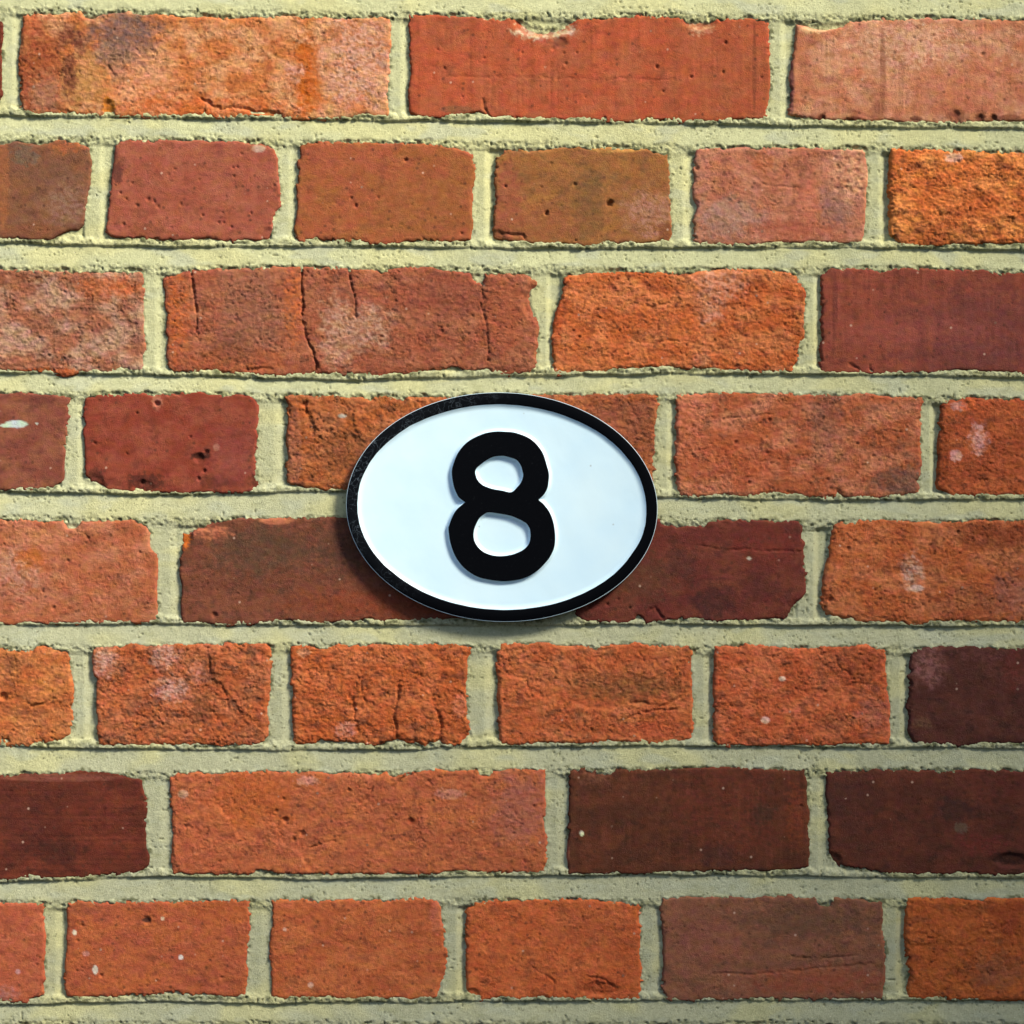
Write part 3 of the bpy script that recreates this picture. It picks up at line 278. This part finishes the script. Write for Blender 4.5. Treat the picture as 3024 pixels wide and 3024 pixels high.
# ------------------------------------------------------------------ mesh from part of the grid
def grid_mesh(name, j0, j1, i0, i1, keep, H, C, G, org, box=None):
    """H height in mm towards the camera on the sub-grid; keep marks cells"""
    hh, ww = H.shape
    idx = np.arange(hh * ww).reshape(hh, ww)
    q = np.stack([idx[:-1, :-1], idx[1:, :-1], idx[1:, 1:], idx[:-1, 1:]], -1)[keep]
    used = np.zeros(hh * ww, bool); used[q.ravel()] = True
    remap = np.cumsum(used) - 1
    q = remap[q]
    xs = (GXX[j0:j1, i0:i1].ravel()[used] - CX) * U - org[0]
    zs = (CY - GYY[j0:j1, i0:i1].ravel()[used]) * U + ZC - org[2]
    ys = -H.ravel()[used] * 0.001 - org[1]
    co = np.stack([xs, ys, zs], -1)
    cc = C.reshape(-1, 3)[used]; gg = G.ravel()[used]
    nsm = len(q)
    if box is not None:
        a, b, c, d, e, f = box
        base = len(co)
        bv = np.array([[x, y, z] for x in (a, b) for y in (c, d) for z in (e, f)]) - np.array(org)
        co = np.concatenate([co, bv])
        cc = np.concatenate([cc, np.repeat(cc.mean(0, keepdims=True), 8, 0)]); gg = np.concatenate([gg, np.full(8, .5)])
        q = np.concatenate([q, np.array([[0, 1, 3, 2], [4, 6, 7, 5], [0, 4, 5, 1], [2, 3, 7, 6], [0, 2, 6, 4], [1, 5, 7, 3]]) + base])
    me = bpy.data.meshes.new(name)
    me.vertices.add(len(co)); me.vertices.foreach_set('co', co.astype(np.float32).ravel())
    me.loops.add(q.size); me.loops.foreach_set('vertex_index', q.astype(np.int32).ravel())
    me.polygons.add(len(q)); me.polygons.foreach_set('loop_start', np.arange(0, q.size, 4, dtype=np.int32))
    me.polygons.foreach_set('loop_total', np.full(len(q), 4, dtype=np.int32))
    sm = np.zeros(len(q), bool); sm[:nsm] = True
    me.polygons.foreach_set('use_smooth', sm)
    at = me.attributes.new('albedo', 'FLOAT_COLOR', 'POINT')
    at.data.foreach_set('color', np.concatenate([np.clip(cc, .003, .9), np.ones((len(cc), 1))], 1).astype(np.float32).ravel())
    at = me.attributes.new('grit', 'FLOAT', 'POINT'); at.data.foreach_set('value', gg.astype(np.float32))
    me.update(calc_edges=True)
    return me

wall = bpy.data.objects.new('brick_wall', None); COL.objects.link(wall)
wall.location = (0, 0, 0)
wall['label'] = 'orange and dark red brick wall in pale sandy mortar behind the oval number plaque'
wall['category'] = 'wall'

# ------------------------------------------------------------------ the bricks
# drag of the whole wall: coarse plane noise shared with the mortar
for bi, b in enumerate(BRICKS):
    P = np.array(b['p'], dtype=float).reshape(-1, 2)
    if P[:, 0].max() < X0 or P[:, 0].min() > X1: continue
    i0 = max(np.searchsorted(AX, P[:, 0].min() - 42), 0); i1 = min(np.searchsorted(AX, P[:, 0].max() + 42) + 1, NX)
    j0 = max(np.searchsorted(AY, P[:, 1].min() - 42), 0); j1 = min(np.searchsorted(AY, P[:, 1].max() + 42) + 1, NY)
    X = GXX[j0:j1, i0:i1]; Y = GYY[j0:j1, i0:i1]
    wx = WX[j0:j1, i0:i1]; wy = WY[j0:j1, i0:i1]
    d = sdf(X + wx, Y + wy, P)
    D[j0:j1, i0:i1] = np.minimum(D[j0:j1, i0:i1], d)
    r = b['r']; sd = 1000 + bi * 31
    din = -d
    rr = np.random.RandomState(500 + bi)
    tear_m = fbm(X / 45, Y / 45, sd + 24, 2)
    H = np.full(X.shape, rr.uniform(-.3, .3)) + (X - P[:, 0].mean()) / 600 * rr.uniform(-.25, .25) + (Y - P[:, 1].mean()) / 300 * rr.uniform(-.25, .25)
    H += fbm(X / 150, Y / 110, sd, 2) * (.25 + .3 * r)
    n1 = fbm(X / 34, Y / 26, sd + 1, 4, .6)
    H += n1 * (.05 + .55 * r * r + .10 * r)
    n2 = fbm(X / 15, Y / 11, sd + 2, 2, .9)
    tear = .15 + 1.35 * ss(-.3, .35, fbm(X / 110, Y / 70, sd + 19, 3))
    H += n2 * (.03 + .30 * r) * tear
    # fine crevices where the clay tore
    cv = fbm(X / 40 + n2 * .10, Y / 24 + n1 * .2, sd + 13, 4, .6)
    crv = (1 - ss(.0, .05, np.abs(cv))) * ss(-.05, .35, fbm(X / 70, Y / 60, sd + 14, 2)) * ss(.22, .6, r)
    H -= crv * .9
    # torn terraces on rough faces
    q = fbm(X / 95 + n1 * .12, Y / 46, sd + 3, 4, .62) * 3.0
    fr = q - np.floor(q)
    H += (np.floor(q) + ss(0, .14, fr) - q) * 1.0 * max(r - .2, 0)
    if b['s'] == 'v': H += gn(X / 7 + n1 * .3, Y / 160, sd + 4) * .08 * ss(-.3, .4, fbm(X / 90, Y / 80, sd + 25, 3)) + gn(X / 17, Y / 300, sd + 5) * .07
    if b['s'] == 'h': H += gn(X / 500, Y / 6, sd + 4) * .07
    # random small holes
    pn = gn(X / 9 + 4.3, Y / 9, sd + 6)
    ph = ss(.52, .76, pn) * ss(.0, .2, gn(X / 80, Y / 80, sd + 7)) * (.55 + .45 * r)
    H -= ph * (.45 + .8 * r)
    for x, y, pr, dep in b['pi']:
        e = np.hypot((X - x) + wx * .4, (Y - y) + wy * .4)
        H -= dep * (1 - ss(pr * .55, pr * 1.25 + 1, e))
    for x, y, rx, ry, dep in b['ch']:
        e = np.hypot((X - x) / rx, (Y - y) / ry) + n1 * .12
        H -= dep * (1 - ss(.55, 1.02, e)) ** .7
    for ln, w, dep in b['cr']:
        e = line_d(X + wx * .7, Y + wy * .7, ln)
        wv = w * (.35 + 1.0 * ss(-.35, .4, fbm(X / 26, Y / 26, sd + 23, 3, .7)))
        e = e + n2 * 1.6
        H -= dep * (1 - ss(wv * .2, wv * .8 + 1.0, e)) * (.55 + .45 * ss(-.3, .2, tear_m))
    for ln, dh in b['pl']:
        e = sdf(X + wx * 1.6, Y + wy * 1.6, ln)
        H += dh * (1 - ss(-3, 3, e))
    # worn arris, then the sides run back into the wall
    rad = 7 + 8 * r
    H -= np.clip(1 - din / rad, 0, 1) ** 2 * (.8 + .4 * r)
    H = np.where(d > 0, H - d * 1.25, H)
    H = np.maximum(H, -9)
    # colour of the clay
    A, B, Dk = (np.array(b[t]) for t in ('a', 'b', 'd'))
    w2 = ss(-.35, .45, fbm(X / 100, Y / 70, sd + 8, 4))[..., None]
    C = A * (1 - w2) + B * w2
    w3 = (ss(.12, .55, fbm(X / 48, Y / 36, sd + 9, 4, .6)) * (.5 + .3 * r))[..., None]
    C = C * (1 - w3) + Dk * w3
    tone0 = fbm(X / 24, Y / 18, sd + 21, 3, .75)
    for x, y, rx, ry, pc, st in b['pt']:
        big = min(rx, ry)
        nz = fbm(X / max(big * .6, 10), Y / max(big * .6, 10), sd + 10, 4, .6)
        e = np.hypot((X - x) / rx, (Y - y) / ry) + nz * (.6 if big > 12 else .15)
        if big > 24: e = e + n2 * .22 + n1 * .2
        soft = .42 if big > 30 else .18
        w = (1 - ss(1 - soft, 1 + soft, e)) * st
        if big > 18 and sum(pc) > 1.25 * sum(b['a']):     # chalky bloom sits on the grain
            w = w * (.30 + .70 * ss(-.22, .22, n2 * .8 + tone0 * .8 + (.55 - e) * .35))
        elif big > 18:
            w = w * (.70 + .30 * ss(-.25, .25, tone0))
        w = w[..., None]
        C = C * (1 - w) + np.array(pc) * w
    tone = fbm(X / 20, Y / 15, sd + 12, 4, .7)
    C = C * (1 + n2 * (.10 + .24 * r) + tone * .20)[..., None]
    C = C * (1 + np.stack([tone * 0, fbm(X / 30, Y / 22, sd + 15, 3) * .16, fbm(X / 30, Y / 22, sd + 16, 3) * .22], -1))
    C = C * (1 - .35 * crv)[..., None]
    wisp = ss(.15, .55, fbm(X / 120, Y / 9, sd + 18, 3, .6)) * max(.5 - r, 0) * .5
    C = C * (1 - wisp[..., None]) + Dk * wisp[..., None]
    if b['s'] == 'v':
        sk = ss(-.3, .4, fbm(X / 90, Y / 80, sd + 25, 3))
        C = C * (1 + gn(X / 7 + n1 * .3, Y / 160, sd + 4) * .20 * sk + gn(X / 30, Y / 300, sd + 5) * .12)[..., None]
    if b['s'] == 'h': C = C * (1 + gn(X / 600, Y / 7, sd + 4) * .16)[..., None]
    # darker in the deeper holes
    C = C * (1 - .45 * ph)[..., None]
    G = (.10 + .80 * r) * (.45 + .75 * tear * .8)
    dc = np.minimum(np.minimum(d[:-1, :-1], d[1:, :-1]), np.minimum(d[:-1, 1:], d[1:, 1:]))
    keep = dc < 7
    xa, xb = (P[:, 0].min() - CX) * U, (P[:, 0].max() - CX) * U
    zb, za = (CY - P[:, 1].min()) * U + ZC, (CY - P[:, 1].max()) * U + ZC
    org = ((xa + xb) / 2, 0.0, (za + zb) / 2)
    ins = 0.0035
    me = grid_mesh('brick', j0, j1, i0, i1, keep, H, C, G, org, box=(xa + ins, xb - ins, .0065, .1025, za + ins, zb - ins))
    me.materials.append(M_BRICK)
    o = bpy.data.objects.new('brick', me); COL.objects.link(o); o.parent = wall; o.location = org

# ------------------------------------------------------------------ the mortar
X, Y = GXX, GYY
row_T = {i: T_of(i, AX)[None, :] for i in range(-6, 15)}
row_L = {i: L_of(i, AX)[None, :] for i in range(-6, 15)}
big = fbm(X / 260, Y / 160, 31, 3)
med = fbm(X / 46, Y / 40, 32, 4, .6)
fin = fbm(X / 18, Y / 15, 33, 2, .85)
grn = gn(X / 8.5, Y / 8.5, 34)
edge = gn(X / 120, Y / 120, 35) * 4
H = np.full(X.shape, -2.0); smooth = np.zeros(X.shape); rough = np.zeros(X.shape)
# upright joints: trowelled face that falls back towards the right-hand brick
for row in range(-5, 14):
    ks = sorted([b for b in BRICKS if b['k'][:-1] == str(row)], key=lambda b: min(b['p'][0::2]))
    top = row_L[row - 1] + 12; bot = row_T[row]
    for a, c in zip(ks[:-1], ks[1:]):
        xl = max(a['p'][0::2]); xr = min(c['p'][0::2])
        xl = min(xl, xr - 30)
        u = (X - xl) / (xr - xl)
        m = (u > -.6) & (u < 1.6) & (Y > top - 10) & (Y < bot + 10)
        jr = np.random.RandomState(int(xl * 7 + row) % 100000)
        dp = jr.uniform(.9, 1.5); fall = jr.uniform(.6, 2.6)
        prof = -dp - ss(.45, .92, u) * fall - (1 - ss(-.05, .2, u)) * 0 + med * .22
        H = np.where(m, prof, H); smooth = np.where(m, .7, smooth)
for i in range(-6, 15):
    T = row_T[i] + edge; L = row_L[i] + edge * .6 + med * 7
    w = np.maximum(L - T, 25)
    t = (Y - T) / w
    # struck band: cut back under the course above, sloping out to the course below
    cut = np.clip(1.0 + fbm(AX / 190, AX * 0 + i * 3.7, 77, 3, .6) * 1.1, .35, 1.5)[None, :]
    band = -.55 - (1.35 * cut) + 1.35 * cut * np.clip(t, 0, 1) ** .85 + big * .25 + med * .10 + fin * .05
    lip = -.12 + med * .5 + fin * .5
    crumb = -.85 + med * .4 + fin * .65 + grn * .25
    a = ss(-3.0, 1.5, Y - T) * (1 - ss(-2, 8, Y - L))
    l = ss(-30, -13, Y - T + med * 12) * (1 - ss(-3.0, 1.0, Y - T))
    c = ss(-2, 8, Y - L) * (1 - ss(20, 36, Y - L + med * 12))
    near = (Y > T - 40) & (Y < L + 44)
    H = np.where(near, H * (1 - a - l - c).clip(0, 1) + band * a + lip * l + crumb * c, H)
    smooth = np.where(near, np.clip(smooth * (1 - a - l - c) + a, 0, 1), smooth)
    rough = np.where(near, np.clip(l * .8 + c, 0, 1), rough)
# crumbs and slurry against the brick arrises
fr = (1 - ss(1, 13, D)) * (1 - smooth * .45)
H += fr * (.35 + fin * .75 + grn * .3) * .8
H = np.where(fr > 0, np.minimum(H, .25), H)
H += grn * (.05 + .13 * rough) + fin * .06
holes = ss(.52, .7, gn(X / 8.5, Y / 8.5, 36)) * ss(0.05, .3, gn(X / 90, Y / 60, 37) + rough * .35)
H -= holes * (1.0 + 1.2 * rough)
H -= ss(.1, .5, fbm(X / 55, Y / 30, 41, 3)) * rough * (1 - ss(2, 10, np.abs(D - 3))) * 1.3
inside = np.clip(-D, 0, 40)
lump = np.zeros(X.shape)
for i in range(-6, 15):
    q = Y - (row_T[i] + edge)
    lump = np.maximum(lump, ss(-42, -22, q) * (1 - ss(-4, 0, q)) * ss(.05, .45, fbm(AX / 60, AX * 0 + i * 7.3, 51, 3, .6))[None, :])
H = np.where(D < 0, np.minimum(H, -.05 + fin * .6 + med * .5 + lump * 1.1) - inside * (.07 - .02 * lump), H)
# mortar colour: cream sand, greyer where it is polished, green-black growth in the crumbly edges, warm top light put into the colour as a brighter yellow high up
C = np.empty(X.shape + (3,))
C[:] = (.455, .457, .325)
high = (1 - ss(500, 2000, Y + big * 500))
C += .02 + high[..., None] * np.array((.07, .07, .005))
def mixin(C, w, col):
    w = np.clip(w, 0, 1)[..., None]; return C * (1 - w) + np.array(col) * w
C = mixin(C, ss(-.1, .4, big) * .6, (.60, .57, .31))
C = mixin(C, ss(.05, .5, fbm(X / 150, Y / 60, 38, 3)) * smooth * .6, (.46, .48, .39))
C = mixin(C, ss(.1, .6, fbm(X / 60, Y / 30, 39, 4, .6)) * .35, (.39, .385, .22))
C = mixin(C, ss(.0, .45, med + fin * .4) * rough * .45 * (1 - smooth), (.27, .27, .14))
C = mixin(C, ss(.15, .5, fbm(X / 40, Y / 40, 40, 4, .65)) * np.where(rough > .4, .5, .12), (.17, .18, .09))
seam = (1 - ss(3, 12, np.abs(D - 2))) * ss(-.02, .3, fbm(X / 55, Y / 30, 41, 3) + rough * .22 + high * .08) * ss(-.25, .2, fin)
C = mixin(C, seam * .85, (.10, .105, .05))
C = mixin(C, holes * .5, (.12, .12, .06))
C *= (1 + fin * .10 + med * .06)[..., None] * np.array((.93, .95, .87))
G = .55 + .6 * rough
dc = np.maximum(np.maximum(D[:-1, :-1], D[1:, :-1]), np.maximum(D[:-1, 1:], D[1:, 1:]))
keep = dc > -17
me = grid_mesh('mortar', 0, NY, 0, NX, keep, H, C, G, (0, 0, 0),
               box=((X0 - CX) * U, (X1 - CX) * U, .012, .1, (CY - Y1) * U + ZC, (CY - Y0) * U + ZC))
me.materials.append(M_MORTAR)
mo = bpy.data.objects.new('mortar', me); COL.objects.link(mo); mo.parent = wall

# ------------------------------------------------------------------ the plaque
PS = 1.0 / 1.008      # true size: the plaque stands forward of the wall face
def W(x, y):           # survey units seen on the wall face -> metres on the plaque's own plane
    return (x - CX) * U * PS, (CY - y) * U * PS
pcx, pcy = W(1482, 1497.5)
pl = bpy.data.objects.new('house_number_plaque', None); COL.objects.link(pl)
pl.location = (pcx, 0, pcy + ZC)
pl['label'] = 'oval white cast metal plaque with black rim and raised black number 8'
pl['category'] = 'house number'
EA, EB, TH = 460.5 * U * PS, 339 * U * PS, math.radians(-1.9)
IA, IB = 428 * U * PS, 303.5 * U * PS
Z_REC, Z_TOP = 0.0048, 0.0069
def rot(x, y):
    return x * math.cos(TH) - y * math.sin(TH), x * math.sin(TH) + y * math.cos(TH)
OUT8 = [(820,115),(935,120),(1050,130),(1180,170),(1265,210),(1330,255),(1400,330),(1470,440),(1520,600),(1550,720),(1545,830),(1530,920),(1490,1000),(1450,1045),(1402,1084),(1403,1092),(1480,1160),(1560,1270),(1610,1400),(1635,1540),(1640,1660),(1625,1775),(1580,1880)]
OUT8 = [(1300 + a * .20704, 1250 + b * .20704) for a, b in OUT8]
OUT8 += [(1000 + a * .53, 1000 + b * .53) for a, b in [(1162,1238),(1105,1295),(1030,1336),(930,1352),(850,1345),(770,1325),(700,1278),(650,1212),(622,1135),(612,1060)]]
OUT8 += [(1300 + a * .20704, 1250 + b * .20704) for a, b in [(130,1450),(175,1330),(240,1225),(345,1135),(340,1115),(270,1060),(220,970),(185,860),(165,690),(195,560),(250,430),(330,320),(440,230),(600,155),(710,127)]]
HOLE1 = [(900,462),(1000,485),(1090,520),(1150,600),(1175,680),(1185,745),(1160,830),(1110,900),(1015,983),(880,960),(740,935),(610,885),(540,820),(510,760),(498,680),(540,615),(620,550),(700,500),(780,470)]
HOLE2 = [(680,1270),(800,1280),(950,1305),(1040,1330),(1180,1395),(1240,1440),(1280,1510),(1290,1600),(1280,1680),(1250,1745),(1180,1810),(1060,1865),(950,1890),(850,1897),(750,1887),(640,1850),(560,1790),(500,1710),(475,1620),(480,1530),(510,1440),(560,1350),(620,1300)]
HOLE1 = [(1300 + a * .20704, 1250 + b * .20704) for a, b in HOLE1]
HOLE2 = [(1300 + a * .20704, 1250 + b * .20704) for a, b in HOLE2]
def local(pts): return np.array([(W(*p)[0] - pcx, W(*p)[1] - pcy) for p in pts])
def catmull(P, n=4):
    P = np.asarray(P); o = []
    N = len(P)
    for i in range(N):
        p0, p1, p2, p3 = P[i - 1], P[i], P[(i + 1) % N], P[(i + 2) % N]
        for k in range(n):
            t = k / n
            o.append(.5 * ((2 * p1) + (-p0 + p2) * t + (2 * p0 - 5 * p1 + 4 * p2 - p3) * t * t + (-p0 + 3 * p1 - 3 * p2 + p3) * t ** 3))
    return np.array(o)
N8 = [catmull(local(q)) for q in (OUT8, HOLE1, HOLE2)]
d8 = None
NR, NA = 210, 640
th = np.linspace(0, 2 * np.pi, NA, endpoint=False)
wob = 1 + .0035 * gn(np.cos(th) * 3.5 + 9, np.sin(th) * 3.5, 61) + .0016 * gn(np.cos(th) * 14, np.sin(th) * 14 + 3, 62)
rr_ = np.concatenate([np.linspace(0.004, .9, NR - 60), np.linspace(.9, 1.0, 61)[1:]])
R, A_ = np.meshgrid(rr_, th, indexing='ij')
ex, ey = R * EA * np.cos(A_), R * EB * np.sin(A_)
def sd8(x, y):
    a = sdf(x, y, N8[0]); b = sdf(x, y, N8[1]); c = sdf(x, y, N8[2])
    return np.maximum(a, np.maximum(-b, -c))
lx, ly = rot(ex, ey)
s8 = sd8(lx, ly)                                   # > 0 outside the figure
sin_ = (1 - np.hypot(ex / IA, ey / IB) / wob[None, :]) * np.minimum(IA, IB) * (1 + .38 * np.abs(np.cos(A_)))   # > 0 inside the rim
def cove(s, w):
    t = np.clip(s / w, 0, 1); return (1 - t) ** 2.2
hp = Z_REC + (Z_TOP - Z_REC) * np.maximum(cove(sin_, .0034), cove(s8, .0026))
hp += (fbm(lx * 45, ly * 45, 63, 2) * .00010 + fbm(lx * 160, ly * 160, 64, 2) * .00001) * (1 - np.maximum(cove(sin_, .004), cove(s8, .004)))
hp += .0014 * R ** 2 * (1 - np.maximum(cove(sin_, .0034), cove(s8, .0026)))
verts = [(float(a), float(-h), float(b)) for a, h, b in zip(lx.ravel(), hp.ravel(), ly.ravel())]
faces = []
for i in range(NR - 1):
    for j in range(NA):
        k = (j + 1) % NA
        faces.append((i * NA + j, (i + 1) * NA + j, (i + 1) * NA + k, i * NA + k))
faces.append(tuple(range(NA)))
# cast edge: small round then a drafted side down to the back
base = (NR - 1) * NA
for s, z in ((1.0008, .0064), (1.0016, .0058), (1.003, .0018), (1.003, .0012), (.97, .0012)):
    n0 = len(verts)
    for j in range(NA):
        x, y = rot(s * EA * math.cos(th[j]), s * EB * math.sin(th[j])); verts.append((x, -z, y))
    for j in range(NA):
        k = (j + 1) % NA
        faces.append((base + j, n0 + j, n0 + k, base + k))
    base = n0
faces.append(tuple(range(base + NA - 1, base - 1, -1)))
me = bpy.data.meshes.new('plate'); me.from_pydata(verts, [], faces)
me.polygons.foreach_set('use_smooth', [len(f) == 4 for f in faces])

mw, nt, bs, N, Lk = new_mat('white_enamel_paint')
pos = N.new('ShaderNodeTexCoord').outputs['Object']
f1 = noise_node(nt, pos, 30, 3, .5)
c = mixc(nt, 'MIX', maprange(nt, f1, .35, .7, 0, 1), (.60, .82, .98, 1), (.66, .86, .98, 1))
vo = N.new('ShaderNodeTexVoronoi'); vo.inputs['Scale'].default_value = 150; Lk.new(pos, vo.inputs['Vector'])
sp = N.new('ShaderNodeSeparateColor'); Lk.new(vo.outputs['Color'], sp.inputs[0])
dirt = math_node(nt, 'MULTIPLY', maprange(nt, sp.outputs[0], .93, .94, 0, .5), maprange(nt, vo.outputs['Distance'], .04, .12, 1, 0))
c = mixc(nt, 'MIX', dirt, c, (.22, .24, .26, 1))
# worn paint shows bare metal on the very edge
gp = N.new('ShaderNodeSeparateXYZ'); Lk.new(pos, gp.inputs[0])
Lk.new(c, bs.inputs['Base Color']); bs.inputs['Roughness'].default_value = .32; bs.inputs['Specular IOR Level'].default_value = .5
bm = N.new('ShaderNodeBump'); bm.inputs['Distance'].default_value = .00015; bm.inputs['Strength'].default_value = .4
Lk.new(noise_node(nt, pos, 160, 4, .55), bm.inputs['Height']); Lk.new(bm.outputs[0], bs.inputs['Normal'])
ma, nt2, bs2, N2, Lk2 = new_mat('bare_aluminium')
bs2.inputs['Base Color'].default_value = (.30, .31, .32, 1); bs2.inputs['Metallic'].default_value = .7; bs2.inputs['Roughness'].default_value = .42
bm = N2.new('ShaderNodeBump'); bm.inputs['Distance'].default_value = .0004
Lk2.new(noise_node(nt2, N2.new('ShaderNodeTexCoord').outputs['Object'], 900, 3), bm.inputs['Height']); Lk2.new(bm.outputs[0], bs2.inputs['Normal'])
me.materials.append(mw); me.materials.append(ma)
nface = (NR - 1) * NA + 1
mi = np.zeros(len(faces), dtype=np.int32); mi[nface:] = 1
me.polygons.foreach_set('material_index', mi)
me.update()
po = bpy.data.objects.new('plate', me); COL.objects.link(po); po.parent = pl

mb, nt, bs, N, Lk = new_mat('black_gloss_paint')
pos = N.new('ShaderNodeTexCoord').outputs['Object']
wv = N.new('ShaderNodeTexVoronoi'); wv.feature = 'DISTANCE_TO_EDGE'; wv.inputs['Scale'].default_value = 170
nz = N.new('ShaderNodeTexNoise'); nz.inputs['Scale'].default_value = 60; nz.inputs['Detail'].default_value = 5
Lk.new(pos, nz.inputs['Vector'])
Lk.new(mixc(nt, 'ADD', .05, pos, nz.outputs['Color']), wv.inputs['Vector'])
web = maprange(nt, wv.outputs['Distance'], 0, .05, 1, 0)
patch = maprange(nt, noise_node(nt, pos, 60, 5, .7), .42, .6, 0, 1)
sx = N.new('ShaderNodeSeparateXYZ'); Lk.new(pos, sx.inputs[0])
left = maprange(nt, sx.outputs[0], -.075, .0, 1, .06)
left = maprange(nt, math_node(nt, 'SUBTRACT', sx.outputs[0], math_node(nt, 'MULTIPLY', sx.outputs[2], .5)), -.075, -.02, 1, .0)
web = math_node(nt, 'MULTIPLY', math_node(nt, 'MULTIPLY', web, patch), left)
web = math_node(nt, 'ADD', web, math_node(nt, 'MULTIPLY', left, .03))
c = mixc(nt, 'MIX', web, (.0018, .0022, .0035, 1), (.075, .095, .12, 1))
Lk.new(c, bs.inputs['Base Color']); bs.inputs['Roughness'].default_value = .38; bs.inputs['Specular IOR Level'].default_value = .035

# rim: painted flat of the raised border
def ring_mesh():
    prof = []   # (fraction between inner wobble edge and outer edge, height)
    vs, fs = [], []
    pts = [(0.0, Z_TOP - .0004), (.0, Z_TOP + .00002), (.035, Z_TOP + .0002), (.10, Z_TOP + .00028), (.5, Z_TOP + .00034), (.90, Z_TOP + .00026), (.97, Z_TOP + .0001), (1.0, Z_TOP - .0004)]
    for t, z in pts:
        for j in range(NA):
            ix, iy = IA * wob[j] * math.cos(th[j]), IB * wob[j] * math.sin(th[j])
            ox, oy = .9995 * EA * math.cos(th[j]), .9992 * EB * math.sin(th[j])
            x, y = rot(ix + (ox - ix) * t, iy + (oy - iy) * t)
            vs.append((x, -z, y))
    for i in range(len(pts) - 1):
        for j in range(NA):
            k = (j + 1) % NA
            fs.append((i * NA + j, (i + 1) * NA + j, (i + 1) * NA + k, i * NA + k))
    m = bpy.data.meshes.new('rim'); m.from_pydata(vs, [], fs)
    m.polygons.foreach_set('use_smooth', [True] * len(fs)); m.materials.append(mb); m.update()
    return m
ro = bpy.data.objects.new('rim', ring_mesh()); COL.objects.link(ro); ro.parent = pl

cu = bpy.data.curves.new('numeral', 'CURVE'); cu.dimensions = '2D'; cu.fill_mode = 'BOTH'
for q in N8:
    s = cu.splines.new('POLY'); s.points.add(len(q) - 1); s.use_cyclic_u = True
    for i, (a, b_) in enumerate(q): s.points[i].co = (a, b_, 0, 1)
cu.extrude = .00025; cu.bevel_depth = .00016; cu.bevel_resolution = 2; cu.offset = -.00010
tmp = bpy.data.objects.new('tmp', cu); COL.objects.link(tmp)
bpy.context.view_layer.update()
nm = bpy.data.meshes.new_from_object(tmp.evaluated_get(bpy.context.evaluated_depsgraph_get()))
bpy.data.objects.remove(tmp)
co = np.empty(len(nm.vertices) * 3, np.float32); nm.vertices.foreach_get('co', co); co = co.reshape(-1, 3)
co = np.stack([co[:, 0], -co[:, 2] - Z_TOP, co[:, 1]], -1)
nm.vertices.foreach_set('co', co.ravel()); nm.name = 'numeral'
mk, nt, bs, N, Lk = new_mat('black_numeral_paint')
pos = N.new('ShaderNodeTexCoord').outputs['Object']
Lk.new(mixc(nt, 'MIX', maprange(nt, noise_node(nt, pos, 700, 4, .7), .62, .75, 0, .6), (.0018, .0022, .0035, 1), (.03, .034, .04, 1)), bs.inputs['Base Color'])
bs.inputs['Roughness'].default_value = .38; bs.inputs['Specular IOR Level'].default_value = .035
nm.materials.clear(); nm.materials.append(mk); nm.update()
no = bpy.data.objects.new('numeral', nm); COL.objects.link(no); no.parent = pl

# ------------------------------------------------------------------ an unseen house added to block the sun, outside the frame on the right: its gable shades the lower right of the wall
def plain(name, a, b, sc):
    m, nt, bs, N, Lk = new_mat(name)
    pos = N.new('ShaderNodeTexCoord').outputs['Object']
    Lk.new(mixc(nt, 'MIX', noise_node(nt, pos, sc, 5), a, b), bs.inputs['Base Color']); bs.inputs['Roughness'].default_value = .9
    return m
def solid(name, pts, y0, y1, mat, parent):
    n = len(pts)
    vs = [(x, y0, z) for x, z in pts] + [(x, y1, z) for x, z in pts]
    fs = [tuple(range(n)), tuple(range(2 * n - 1, n - 1, -1))] + [(i, i + n, (i + 1) % n + n, (i + 1) % n) for i in range(n)]
    m = bpy.data.meshes.new(name); m.from_pydata(vs, [], fs); m.materials.append(mat); m.update()
    o = bpy.data.objects.new(name, m); COL.objects.link(o); o.parent = parent; return o
HX, HZ, HY = 1.20, 2.89, -1.55
RW, RH = 3.9, 3.12
hn = bpy.data.objects.new('added_shade_house', None); COL.objects.link(hn); hn.location = (0, 0, 0)
hn['label'] = 'rendered gable-ended house added to shade the wall, out of the frame on the right'; hn['category'] = 'house'
solid('wall', [(HX + .15, 0), (HX + 2 * RW - .15, 0), (HX + 2 * RW - .15, HZ), (HX + RW, HZ + RH - .15), (HX + .15, HZ)], HY - .12, HY - 6, plain('shade_house_render', (.34, .32, .28, 1), (.42, .40, .35, 1), 3), hn)  # gable wall of the added shade house
solid('shade_roof', [(HX - .06, HZ - .06), (HX + RW, HZ + RH), (HX + 2 * RW + .06, HZ - .06), (HX + 2 * RW + .06, HZ - .22), (HX + RW, HZ + RH - .14), (HX - .06, HZ - .22)], HY, HY - 6.1, plain('shade_roof_clay', (.20, .08, .05, 1), (.30, .12, .07, 1), 6), hn)
